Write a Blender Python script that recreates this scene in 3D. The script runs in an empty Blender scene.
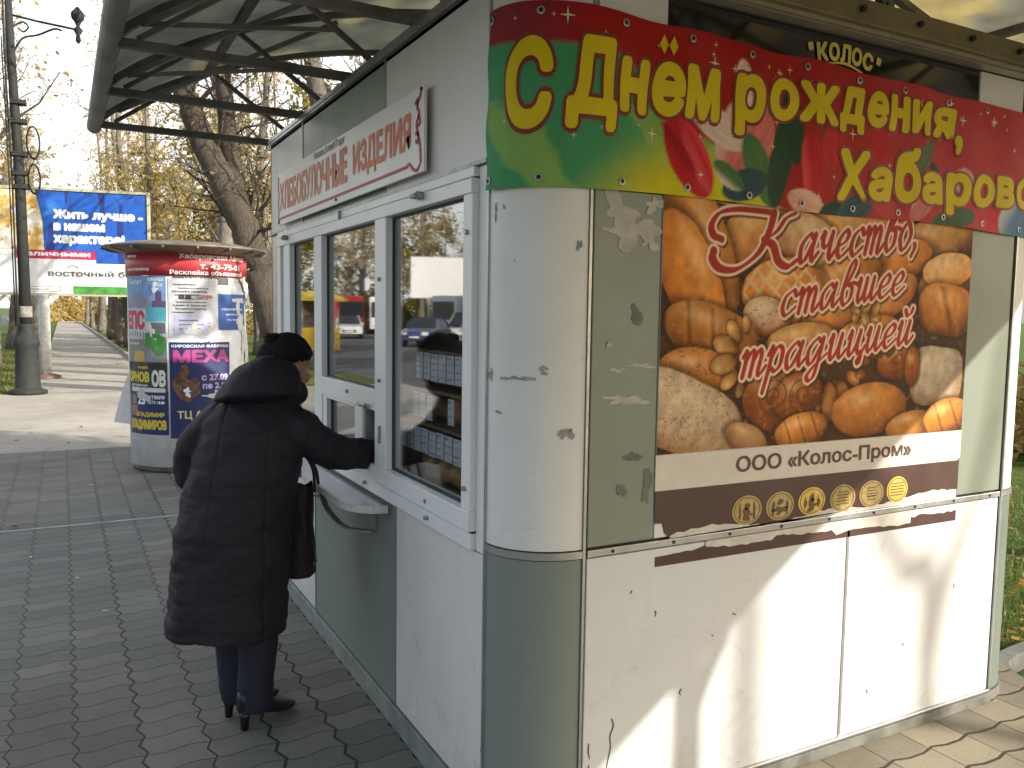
import bpy, bmesh, math, random
import numpy as np
from mathutils import Vector, Matrix
from mathutils.geometry import tessellate_polygon

S = bpy.context.scene
COL = S.collection
R_ = math.radians

# ---------------------------------------------------------------- camera
cam_d = bpy.data.cameras.new('camera')
cam_d.sensor_width = 36.0
cam_d.lens = 834.45 * 36.0 / 1024.0
cam_d.clip_start = 0.05
cam_d.clip_end = 3000
cam = bpy.data.objects.new('camera', cam_d)
COL.objects.link(cam)
cam.matrix_world = Matrix(((0.8810, 0.0270, -0.4725, -1.1276),
                           (-0.4728, 0.0800, -0.8770, -2.0491),
                           (0.0143, 0.9960, 0.0831, 1.65), (0, 0, 0, 1)))
_m = cam.matrix_world.to_3x3(); _q = _m.to_quaternion()
cam.matrix_world = Matrix.Translation((-1.1276, -2.0491, 1.65)) @ _q.to_matrix().to_4x4()
S.camera = cam

# ---------------------------------------------------------------- sky, sun, exposure
SUN_EL, SUN_AZ = R_(24.8), R_(-50.0)            # azimuth measured from +X towards +Y
SUN_DIR = Vector((math.cos(SUN_EL) * math.cos(SUN_AZ), math.cos(SUN_EL) * math.sin(SUN_AZ), math.sin(SUN_EL)))
W = bpy.data.worlds.new('World'); S.world = W
W.use_nodes = True
nt = W.node_tree; nt.nodes.clear()
sky = nt.nodes.new('ShaderNodeTexSky'); sky.sky_type = 'NISHITA'; sky.sun_disc = False
sky.sun_elevation = SUN_EL
sky.sun_rotation = math.atan2(SUN_DIR.x, SUN_DIR.y)
sky.air_density = 1.0; sky.dust_density = 2.5; sky.ozone_density = 0.5
bgn = nt.nodes.new('ShaderNodeBackground'); bgn.inputs['Strength'].default_value = 0.15
wo = nt.nodes.new('ShaderNodeOutputWorld')
# white veil added over the blue: the sky texture lifted towards white in soft patches
wtc = nt.nodes.new('ShaderNodeTexCoord'); wnz = nt.nodes.new('ShaderNodeTexNoise'); wnz.inputs['Scale'].default_value = 2.2; wnz.inputs['Detail'].default_value = 5
wrp = nt.nodes.new('ShaderNodeMapRange'); wrp.inputs[1].default_value = .35; wrp.inputs[2].default_value = .65; wrp.inputs[3].default_value = .80; wrp.inputs[4].default_value = 1.0
wdt = nt.nodes.new('ShaderNodeVectorMath'); wdt.operation = 'DOT_PRODUCT'; wdt.inputs[1].default_value = (-.12, .985, .05); nt.links.new(wtc.outputs['Generated'], wdt.inputs[0])   # veil shaped: strong in the north, weak elsewhere to limit ambient light
wdr = nt.nodes.new('ShaderNodeMapRange'); wdr.interpolation_type = 'SMOOTHSTEP'; wdr.inputs[1].default_value = .35; wdr.inputs[2].default_value = .92; wdr.inputs[3].default_value = .18; wdr.inputs[4].default_value = 1.0
wmu = nt.nodes.new('ShaderNodeMath'); wmu.operation = 'MULTIPLY'
wmx = nt.nodes.new('ShaderNodeMix'); wmx.data_type = 'RGBA'; wmx.inputs[7].default_value = (8.6, 8.7, 8.6, 1)
nt.links.new(wtc.outputs['Generated'], wnz.inputs['Vector']); nt.links.new(wnz.outputs['Fac'], wrp.inputs[0]); nt.links.new(wdt.outputs['Value'], wdr.inputs[0]); nt.links.new(wrp.outputs[0], wmu.inputs[0]); nt.links.new(wdr.outputs[0], wmu.inputs[1]); nt.links.new(wmu.outputs[0], wmx.inputs[0])
nt.links.new(sky.outputs[0], wmx.inputs[6]); nt.links.new(wmx.outputs[2], bgn.inputs[0]); nt.links.new(bgn.outputs[0], wo.inputs[0])
sun_d = bpy.data.lights.new('sun', 'SUN'); sun_d.energy = 5.0; sun_d.angle = R_(0.55); sun_d.color = (1.0, 0.945, 0.85)
sun = bpy.data.objects.new('sun', sun_d); COL.objects.link(sun)
sun.rotation_euler = SUN_DIR.to_track_quat('Z', 'Y').to_euler()
sun.location = (20, -24, 20)
S.view_settings.view_transform = 'Standard'
S.view_settings.look = 'None'
S.view_settings.gamma = 1
S.view_settings.use_curve_mapping = False
S.view_settings.exposure = 0.50
S.render.engine = 'CYCLES'
S.cycles.max_bounces = 8
S.cycles.transparent_max_bounces = 12
S.cycles.use_denoising = True

rnd = random.Random(7)

# ---------------------------------------------------------------- object helpers
def link(o, parent=None):
    COL.objects.link(o)
    if parent is not None:
        o.parent = parent
    return o
def tag(o, label=None, cat=None, group=None, kind=None):
    if label: o['label'] = label
    if cat: o['category'] = cat
    if group: o['group'] = group
    if kind: o['kind'] = kind
    return o
def thing(name, label, cat, loc=(0, 0, 0), rz=0.0, group=None):
    o = bpy.data.objects.new(name, None); COL.objects.link(o)
    o.empty_display_size = 0.2
    o.location = loc; o.rotation_euler = (0, 0, rz)
    return tag(o, label, cat, group)
def copy_tree(o, parent=None):
    c = o.copy(); COL.objects.link(c)
    if parent is not None: c.parent = parent
    for ch in list(o.children):
        copy_tree(ch, c)
    return c

class MB:
    """collects shapes, then links them as one mesh object"""
    def __init__(s): s.v = []; s.f = []; s.mi = []; s.sm = []; s.cur = 0
    def add(s, vs, fs, smooth=False):
        b = len(s.v); s.v += [tuple(p) for p in vs]
        for f in fs:
            s.f.append([i + b for i in f]); s.mi.append(s.cur); s.sm.append(smooth)
        return s
    def box(s, a, b, M=None):
        x0, y0, z0 = [min(p, q) for p, q in zip(a, b)]; x1, y1, z1 = [max(p, q) for p, q in zip(a, b)]
        v = [(x0,y0,z0),(x1,y0,z0),(x1,y1,z0),(x0,y1,z0),(x0,y0,z1),(x1,y0,z1),(x1,y1,z1),(x0,y1,z1)]
        if M is not None: v = [M @ Vector(p) for p in v]
        return s.add(v, [(0,3,2,1),(4,5,6,7),(0,1,5,4),(1,2,6,5),(2,3,7,6),(3,0,4,7)])
    def bar(s, p, q, w, h=None, up=(0, 0, 1)):
        h = h or w; p = Vector(p); q = Vector(q); d = (q - p).normalized()
        u = Vector(up)
        if abs(d.dot(u)) > .98: u = Vector((1, 0, 0))
        x = d.cross(u).normalized() * w / 2; y = x.cross(d).normalized() * h / 2
        v = []
        for c in (p, q): v += [c - x - y, c + x - y, c + x + y, c - x + y]
        return s.add(v, [(0,1,2,3),(4,7,6,5),(0,4,5,1),(1,5,6,2),(2,6,7,3),(3,7,4,0)])
    def tube(s, pts, rad, n=8, cap=True, smooth=True):
        pts = [Vector(p) for p in pts]
        if not hasattr(rad, '__len__'): rad = [rad] * len(pts)
        v = []; f = []
        t0 = (pts[1] - pts[0]).normalized()
        ref = Vector((0, 0, 1)) if abs(t0.z) < .9 else Vector((1, 0, 0))
        x = t0.cross(ref).normalized()
        for i, p in enumerate(pts):
            a = pts[max(i - 1, 0)]; b = pts[min(i + 1, len(pts) - 1)]
            t = (b - a).normalized()
            x = (x - t * x.dot(t)).normalized(); y = t.cross(x)
            for k in range(n):
                an = 2 * math.pi * k / n
                v.append(p + (x * math.cos(an) + y * math.sin(an)) * rad[i])
        for i in range(len(pts) - 1):
            for k in range(n):
                k2 = (k + 1) % n
                f.append((i*n + k, i*n + k2, (i+1)*n + k2, (i+1)*n + k))
        s.add(v, f, smooth)
        if cap:
            b = len(s.v) - len(v)
            s.f.append([b + k for k in range(n)][::-1]); s.mi.append(s.cur); s.sm.append(False)
            s.f.append([b + (len(pts)-1)*n + k for k in range(n)]); s.mi.append(s.cur); s.sm.append(False)
        return s
    def lathe(s, prof, c=(0, 0, 0), n=24, smooth=True, a0=0.0, a1=2*math.pi, cap=True):
        full = abs(a1 - a0 - 2*math.pi) < 1e-6
        m = n if full else n + 1
        v = []; f = []
        for r, z in prof:
            for k in range(m):
                an = a0 + (a1 - a0) * k / n
                v.append((c[0] + r*math.cos(an), c[1] + r*math.sin(an), c[2] + z))
        for i in range(len(prof) - 1):
            for k in range(n):
                k2 = (k + 1) % m
                f.append((i*m + k, i*m + k2, (i+1)*m + k2, (i+1)*m + k))
        s.add(v, f, smooth)
        if cap and full:
            b = len(s.v) - len(v)
            if prof[0][0] > 1e-4: s.f.append([b + k for k in range(m)][::-1]); s.mi.append(s.cur); s.sm.append(False)
            if prof[-1][0] > 1e-4: s.f.append([b + (len(prof)-1)*m + k for k in range(m)]); s.mi.append(s.cur); s.sm.append(False)
        return s
    def prism(s, poly, ext, mapf):
        """poly in (u,v); mapf(u,v,d)->xyz; extruded from d=0 to d=ext"""
        n = len(poly)
        v = [mapf(u, w, 0) for u, w in poly] + [mapf(u, w, ext) for u, w in poly]
        f = [list(range(n))[::-1], list(range(n, 2*n))]
        for i in range(n):
            j = (i + 1) % n; f.append((i, j, j + n, i + n))
        return s.add(v, f)
    def grid(s, fn, nu, nv, smooth=True):
        v = [fn(i / nu, j / nv) for j in range(nv + 1) for i in range(nu + 1)]
        f = [(j*(nu+1)+i, j*(nu+1)+i+1, (j+1)*(nu+1)+i+1, (j+1)*(nu+1)+i) for j in range(nv) for i in range(nu)]
        return s.add(v, f, smooth)
    def sphere(s, c, r, n=12, m=8, sc=(1, 1, 1)):
        v = []; f = []
        for j in range(m + 1):
            th = math.pi * j / m
            for k in range(n):
                an = 2*math.pi*k/n
                v.append((c[0]+r*sc[0]*math.sin(th)*math.cos(an), c[1]+r*sc[1]*math.sin(th)*math.sin(an), c[2]+r*sc[2]*math.cos(th)))
        for j in range(m):
            for k in range(n):
                k2 = (k+1) % n; f.append((j*n+k, (j+1)*n+k, (j+1)*n+k2, j*n+k2))
        return s.add(v, f, True)
    def mesh(s, name, mats):
        me = bpy.data.meshes.new(name)
        me.from_pydata(s.v, [], s.f)
        for m in (mats if isinstance(mats, (list, tuple)) else [mats]): me.materials.append(m)
        me.polygons.foreach_set('material_index', s.mi)
        me.polygons.foreach_set('use_smooth', s.sm)
        me.update()
        return me
    def build(s, name, mats, parent=None, bevel=0.0):
        o = bpy.data.objects.new(name, s.mesh(name, mats))
        link(o, parent)
        if bevel:
            md = o.modifiers.new('bevel', 'BEVEL'); md.width = bevel; md.segments = 2; md.limit_method = 'ANGLE'
        return o

def dome_normals_fix(o):
    bm = bmesh.new(); bm.from_mesh(o.data); bmesh.ops.recalc_face_normals(bm, faces=bm.faces); bm.to_mesh(o.data); bm.free()

# ---------------------------------------------------------------- materials
def nodes(name):
    m = bpy.data.materials.new(name); m.use_nodes = True
    t = m.node_tree; t.nodes.clear()
    out = t.nodes.new('ShaderNodeOutputMaterial')
    return m, t, out
def N(t, ty, **kw):
    n = t.nodes.new(ty)
    for k, v in kw.items():
        if k.startswith('i_'):
            n.inputs[k[2:].replace('_', ' ')].default_value = v
        else: setattr(n, k, v)
    return n
def math_(t, op, a, b=None, c=None):
    n = t.nodes.new('ShaderNodeMath'); n.operation = op
    for i, x in enumerate((a, b, c)):
        if x is None: continue
        if isinstance(x, (int, float)): n.inputs[i].default_value = x
        else: t.links.new(x, n.inputs[i])
    return n.outputs[0]
def mixc(t, fac, a, b, mode='MIX'):
    n = t.nodes.new('ShaderNodeMix'); n.data_type = 'RGBA'; n.blend_type = mode
    for i, x in ((0, fac), (6, a), (7, b)):
        if isinstance(x, (int, float)): n.inputs[i].default_value = x
        elif isinstance(x, tuple): n.inputs[i].default_value = (*x, 1) if len(x) == 3 else x
        else: t.links.new(x, n.inputs[i])
    return n.outputs[2]
def ramp(t, x, stops, interp='LINEAR'):
    n = t.nodes.new('ShaderNodeValToRGB'); n.color_ramp.interpolation = interp
    e = n.color_ramp.elements
    while len(e) < len(stops): e.new(0.5)
    for el, (p, c) in zip(e, stops):
        el.position = p; el.color = (*c, 1) if isinstance(c, tuple) else (c, c, c, 1)
    t.links.new(x, n.inputs[0]); return n.outputs[0]
def noise(t, vec, scale, detail=4, rough=.55, dist=0.0):
    n = t.nodes.new('ShaderNodeTexNoise'); n.inputs['Scale'].default_value = scale
    n.inputs['Detail'].default_value = detail; n.inputs['Roughness'].default_value = rough; n.inputs['Distortion'].default_value = dist
    if vec is not None: t.links.new(vec, n.inputs['Vector'])
    return n.outputs['Fac']
def coords(t, kind='Object', scale=None, rot=None):
    c = t.nodes.new('ShaderNodeTexCoord').outputs[kind]
    if scale or rot:
        mp = t.nodes.new('ShaderNodeMapping')
        if scale: mp.inputs['Scale'].default_value = scale
        if rot: mp.inputs['Rotation'].default_value = rot
        t.links.new(c, mp.inputs[0]); c = mp.outputs[0]
    return c
def principled(t, out, base, rough=.5, metal=0.0, spec=.5, bump=None, bump_d=.01, bump_s=.5, coat=0.0):
    b = t.nodes.new('ShaderNodeBsdfPrincipled')
    for k, x in (('Base Color', base), ('Roughness', rough), ('Metallic', metal), ('Specular IOR Level', spec), ('Coat Weight', coat)):
        if isinstance(x, (int, float)): b.inputs[k].default_value = x
        elif isinstance(x, tuple): b.inputs[k].default_value = (*x, 1)
        else: t.links.new(x, b.inputs[k])
    if bump is not None:
        bn = t.nodes.new('ShaderNodeBump'); bn.inputs['Distance'].default_value = bump_d; bn.inputs['Strength'].default_value = bump_s
        t.links.new(bump, bn.inputs['Height']); t.links.new(bn.outputs[0], b.inputs['Normal'])
    t.links.new(b.outputs[0], out.inputs[0])
    return b
def mat(name, col, rough=.6, metal=0.0, var=.15, scale=6.0, bump=0.0, spec=.5, coat=0.0):
    m, t, out = nodes(name)
    c = coords(t)
    nz = noise(t, c, scale, 5, .6)
    f = ramp(t, nz, [(.3, 1 - var), (.7, 1 + var * .6)])
    base = mixc(t, 1.0, tuple(col), f, 'MULTIPLY')
    principled(t, out, base, rough, metal, spec, noise(t, c, scale * 4, 3) if bump else None, bump, .6, coat)
    return m
def panel_mat(name, col, dirt=(.16, .14, .11), amount=.35, rough=.42, scratch=1.0, streak=1.0, splash=0.0):
    """painted sheet panel with grime, thin scuffs and dark chips"""
    m, t, out = nodes(name)
    c = coords(t)
    n1 = noise(t, c, 2.2, 6, .62)
    st = noise(t, coords(t, scale=(9, 9, .9)), 2.0, 5, .6)
    g = math_(t, 'MULTIPLY', ramp(t, n1, [(.42, 0.0), (.75, 1.0)]), amount)
    g2 = math_(t, 'MULTIPLY', ramp(t, st, [(.5, 0.0), (.85, 1.0)]), amount * streak * .7)
    base = mixc(t, math_(t, 'MAXIMUM', g, g2), tuple(col), tuple(.55 * a + .45 * b for a, b in zip(col, dirt)))
    if splash:                                                      # mud thrown up from the paving, in ragged spots
        sp = N(t, 'ShaderNodeSeparateXYZ'); t.links.new(c, sp.inputs[0])
        hgt = N(t, 'ShaderNodeMapRange'); hgt.inputs[1].default_value = .42; hgt.inputs[2].default_value = .08; t.links.new(sp.outputs[2], hgt.inputs[0])
        spn = ramp(t, math_(t, 'ADD', noise(t, c, 26, 5, .7), math_(t, 'MULTIPLY', hgt.outputs[0], .22)), [(.60, 0.0), (.72, 1.0)])
        base = mixc(t, math_(t, 'MULTIPLY', math_(t, 'MULTIPLY', spn, hgt.outputs[0]), .6 * splash), base, (.24, .20, .15))
        blot = ramp(t, noise(t, c, 5.5, 4, .6, 1.2), [(.60, 0.0), (.72, .30)]); base = mixc(t, blot, base, (.42, .38, .31))
    ch = noise(t, coords(t, scale=(1, 1, .45)), 19, 2, .5, .8)
    chips = math_(t, 'MULTIPLY', ramp(t, ch, [(.755, 0.0), (.775, 1.0)]), .75 * scratch)
    base = mixc(t, chips, base, dirt)
    fl = noise(t, coords(t, scale=(3, 3, 14)), 3.0, 3, .5, 1.5)
    sc = math_(t, 'MULTIPLY', ramp(t, fl, [(.705, 0.0), (.715, 1.0), (.73, 0.0)]), .35 * scratch)
    base = mixc(t, sc, base, dirt)
    principled(t, out, base, ramp(t, n1, [(.3, rough - .08), (.8, rough + .15)]), 0, .4, noise(t, c, 3.5, 2), .004, .35)
    return m
def vcol_mat(name, rough=.45, var=.06, coat=0.0):
    m, t, out = nodes(name)
    a = t.nodes.new('ShaderNodeAttribute'); a.attribute_name = 'Col'
    nz = noise(t, coords(t), 30, 4)
    base = mixc(t, 1.0, a.outputs['Color'], ramp(t, nz, [(.3, 1 - var), (.7, 1 + var)]), 'MULTIPLY')
    principled(t, out, base, rough, 0, .15, noise(t, coords(t), 5, 2), .006, .3, coat)
    return m
def set_vcol(me, rgb):
    a = me.color_attributes.new('Col', 'FLOAT_COLOR', 'POINT')
    buf = np.ones((len(me.vertices), 4), dtype=np.float32); buf[:, :3] = rgb
    a.data.foreach_set('color', buf.ravel())
def flat_mat(name, col, rough=.5, metal=0.0, spec=.4):
    return mat(name, col, rough, metal, .05, 20, 0, spec)

M = {}
M['white_panel'] = panel_mat('white_panel', (.74, .73, .70), amount=.3)
M['white_low'] = panel_mat('white_panel_lower', (.70, .69, .67), amount=.4, splash=.35, scratch=1.3); M['white_face'] = panel_mat('white_panel_face', (.68, .69, .69), amount=.3, splash=.3, scratch=1.4)
M['green_panel'] = panel_mat('green_panel', (.235, .27, .215), amount=.4)
M['green_low'] = panel_mat('green_panel_lower', (.21, .25, .225), amount=.3, rough=.35)
M['fascia_green'] = panel_mat('fascia_green', (.27, .33, .27), amount=.25, scratch=.3)
M['fascia_white'] = panel_mat('fascia_white', (.72, .70, .66), amount=.25, scratch=.4)
M['alu'] = mat('aluminium', (.42, .42, .41), .38, .75, .2, 12, .002)
M['gap'] = mat('rubber_gap', (.02, .021, .02), .8)
M['upvc'] = panel_mat('white_upvc', (.80, .80, .79), amount=.18, rough=.35, scratch=.35, streak=.6)
M['gasket'] = mat('gasket', (.03, .032, .035), .6)
M['dark_metal'] = mat('dark_metal', (.165, .157, .14), .65, .1, .55, 5, .003)
M['steel_paint'] = mat('steel_paint', (.25, .25, .235), .55, .3, .3, 5, .003)
M['zinc'] = mat('zinc', (.35, .35, .34), .45, .7, .3, 15, .003)
M['rust'] = mat('rusty_edge', (.17, .11, .07), .8, .2, .5, 20, .004)
M['paper'] = mat('paper', (.72, .71, .68), .8, 0, .12, 18, .004)
M['paper_blue'] = mat('pale_blue_paper', (.78, .82, .90), .8, 0, .12, 25)
M['ink'] = flat_mat('black_ink', (.025, .022, .02))
M['white_ink'] = flat_mat('white_ink', (.82, .82, .80))
M['dark_wall'] = mat('interior_wall', (.45, .42, .37), .8)
M['bread'] = mat('bread_crust', (.56, .34, .16), .7, 0, .5, 14, .01)
M['bag_plastic'] = mat('bread_bag', (.5, .42, .32), .25, 0, .5, 25, .01, .7)
# ---------------------------------------------------------------- lettering helpers (built-in font, turned into real meshes)
_glyphs = {}
def text_mesh(body, bold=0.0, res=3):
    """outlines of the letters, each outer contour filled on its own (with its holes): some letters have overlapping strokes"""
    key = (body, res)
    if key in _glyphs: return _glyphs[key]
    c = bpy.data.curves.new('lettering', 'FONT'); c.body = body; c.size = 1.0
    c.resolution_u = res; c.fill_mode = 'NONE'
    o = bpy.data.objects.new('lettering', c); COL.objects.link(o)
    dg = bpy.context.evaluated_depsgraph_get(); dg.update()
    me = bpy.data.meshes.new_from_object(o.evaluated_get(dg))
    P = [tuple(p.co)[:2] for p in me.vertices]; nb = {}
    for e in me.edges:
        i, j = e.vertices; nb.setdefault(i, []).append(j); nb.setdefault(j, []).append(i)
    bpy.data.objects.remove(o); bpy.data.curves.remove(c); bpy.data.meshes.remove(me)
    seen = set(); loops = []
    for i in sorted(nb):
        if i in seen: continue
        lp = [i]; seen.add(i); cur = i
        while True:
            nx = [k for k in nb[cur] if k not in seen]
            if not nx: break
            cur = min(nx) if len(lp) == 1 else nx[0]; seen.add(cur); lp.append(cur)
        if len(lp) > 2: loops.append(lp)
    def area(lp): return sum(P[lp[k]][0] * P[lp[(k+1) % len(lp)]][1] - P[lp[(k+1) % len(lp)]][0] * P[lp[k]][1] for k in range(len(lp))) / 2
    def inside(pt, lp):
        r = False
        for k in range(len(lp)):
            (x1, y1), (x2, y2) = P[lp[k]], P[lp[(k+1) % len(lp)]]
            if (y1 > pt[1]) != (y2 > pt[1]) and pt[0] < (x2 - x1) * (pt[1] - y1) / (y2 - y1) + x1: r = not r
        return r
    ar = [area(l) for l in loops]; sg = 1 if sum(ar) > 0 else -1
    outer = [k for k in range(len(loops)) if ar[k] * sg > 0]; base_outer = list(outer); holes = {k: [] for k in outer}
    for k in range(len(loops)):
        if ar[k] * sg < 0:
            cand = [q for q in base_outer if inside(P[loops[k][0]], loops[q])]
            if cand: holes[min(cand, key=lambda q: abs(ar[q]))].append(k)
            else: outer.append(k); holes[k] = []
    V = []; F = []
    for n_, k in enumerate(outer):
        polys = [loops[k]] + [loops[h] for h in holes[k]]; flat = [i for l in polys for i in l]; base = len(V)
        V += [(P[i][0], P[i][1], n_ % 5) for i in flat]
        F += [[base + i for i in t] for t in tessellate_polygon([[Vector((P[i][0], P[i][1], 0)) for i in l] for l in polys])]
    v = np.array(V) if V else np.zeros((0, 3))
    _glyphs[key] = (v, F); return v, F
def put_text(mb, body, mapf, u0, u1, v0, v1, bold=0.0, shear=0.0, rise=0.0, split=None, d=0.0, pad=0.0, res=3, ref=None):
    """fits the text into the box u0..u1, v0..v1; mapf(u, v, d) -> xyz. Bold strokes are grown by stacking shifted copies, 0.01 mm apart"""
    v, f = text_mesh(body, 0.0, res)
    if len(v) == 0: return
    LY = v[:, 2]; v = v[:, :2]; a, b = v.min(0), v.max(0); rf = bold if ref is None else ref
    sx = (u1 - u0) / (b[0] - a[0] + 2 * rf); sy = (v1 - v0) / (b[1] - a[1] + 2 * rf)
    F = f; V = v
    if split:
        bm = bmesh.new(); bv = [bm.verts.new((x, y, l)) for (x, y), l in zip(v, LY)]
        for q in f:
            try: bm.faces.new([bv[i] for i in q])
            except ValueError: pass
        bmesh.ops.triangulate(bm, faces=bm.faces[:])
        st = split / sx; x = math.floor(a[0] / st) * st
        while x < b[0]:
            x += st
            bmesh.ops.bisect_plane(bm, geom=bm.verts[:] + bm.edges[:] + bm.faces[:], plane_co=(x, 0, 0), plane_no=(1, 0, 0))
        x = math.floor(a[1] / (split / sy)) * (split / sy)
        while x < b[1]:
            x += split / sy
            bmesh.ops.bisect_plane(bm, geom=bm.verts[:] + bm.edges[:] + bm.faces[:], plane_co=(0, x, 0), plane_no=(0, 1, 0))
        bm.verts.index_update()
        V = np.array([tuple(q.co) for q in bm.verts]); LY = V[:, 2]; V = V[:, :2]; F = [[q.index for q in fc.verts] for fc in bm.faces]
        bm.free()
    n = 0 if bold <= 0 else (8 if bold < .035 else 12)
    offs = [(0, 0)] + [(bold * math.cos(2 * math.pi * k / n), bold * math.sin(2 * math.pi * k / n)) for k in range(n)]
    if bold > .06: offs += [(bold * .55 * math.cos(2 * math.pi * k / 8), bold * .55 * math.sin(2 * math.pi * k / 8)) for k in range(8)]
    for i, (ox, oy) in enumerate(offs):
        uu = u0 + (V[:, 0] - a[0] + rf + ox) * sx; vv = v0 + (V[:, 1] - a[1] + rf + oy) * sy
        uu = uu + shear * (vv - v0); vv = vv + rise * (uu - u0)
        mb.add([mapf(x, y, d + i * 1.5e-5 + l * 2.5e-6) for x, y, l in zip(uu, vv, LY)], F)
def win_face(u, v, d=0.0):      # the window front: u runs left to right, i.e. from far to near
    return (-d, -u, v)
def right_face(u, v, d=0.0):
    return (u, -d, v)
def rect(mb, mapf, u0, u1, v0, v1, d0, d1):
    mb.prism([(u0, v0), (u1, v0), (u1, v1), (u0, v1)], 1, lambda u, v, e: mapf(u, v, d0 + (d1 - d0) * e))
def smoothstep(a, b, x):
    t = np.clip((x - a) / (b - a), 0, 1); return t * t * (3 - 2 * t)
def catmull(pts, n=10):
    P = [np.array(p, float) for p in pts]
    if len(P) == 2: return np.array([P[0] + (P[1] - P[0]) * t for t in np.linspace(0, 1, n + 1)])
    Q = [2*P[0] - P[1]] + P + [2*P[-1] - P[-2]]; out = []
    for i in range(1, len(Q) - 2):
        p0, p1, p2, p3 = Q[i-1:i+3]
        for t in np.linspace(0, 1, n, endpoint=False):
            out.append(.5*((2*p1) + (-p0+p2)*t + (2*p0-5*p1+4*p2-p3)*t*t + (-p0+3*p1-3*p2+p3)*t**3))
    out.append(P[-1]); return np.array(out)

# value noise on numpy grids, for painted prints
def vnoise(x, y, seed=0):
    xi = np.floor(x).astype(int); yi = np.floor(y).astype(int); xf = x - xi; yf = y - yi
    def h(a, b):
        n = (a * 374761393 + b * 668265263 + seed * 982451653) & 0x7fffffff
        n = ((n ^ (n >> 13)) * 1274126177) & 0x7fffffff
        return ((n ^ (n >> 16)) & 0xffff) / 65535.0
    u = xf*xf*(3-2*xf); w = yf*yf*(3-2*yf)
    return (h(xi, yi)*(1-u) + h(xi+1, yi)*u)*(1-w) + (h(xi, yi+1)*(1-u) + h(xi+1, yi+1)*u)*w
def fbm(x, y, seed=0, o=4):
    s = 0; a = .5
    for k in range(o):
        s = s + a * vnoise(x * 2**k, y * 2**k, seed + k); a *= .5
    return s
def srgb(*c):
    return tuple(((x/255.0)/12.92 if x/255.0 <= .04045 else ((x/255.0 + .055)/1.055)**2.4) for x in c)
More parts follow.
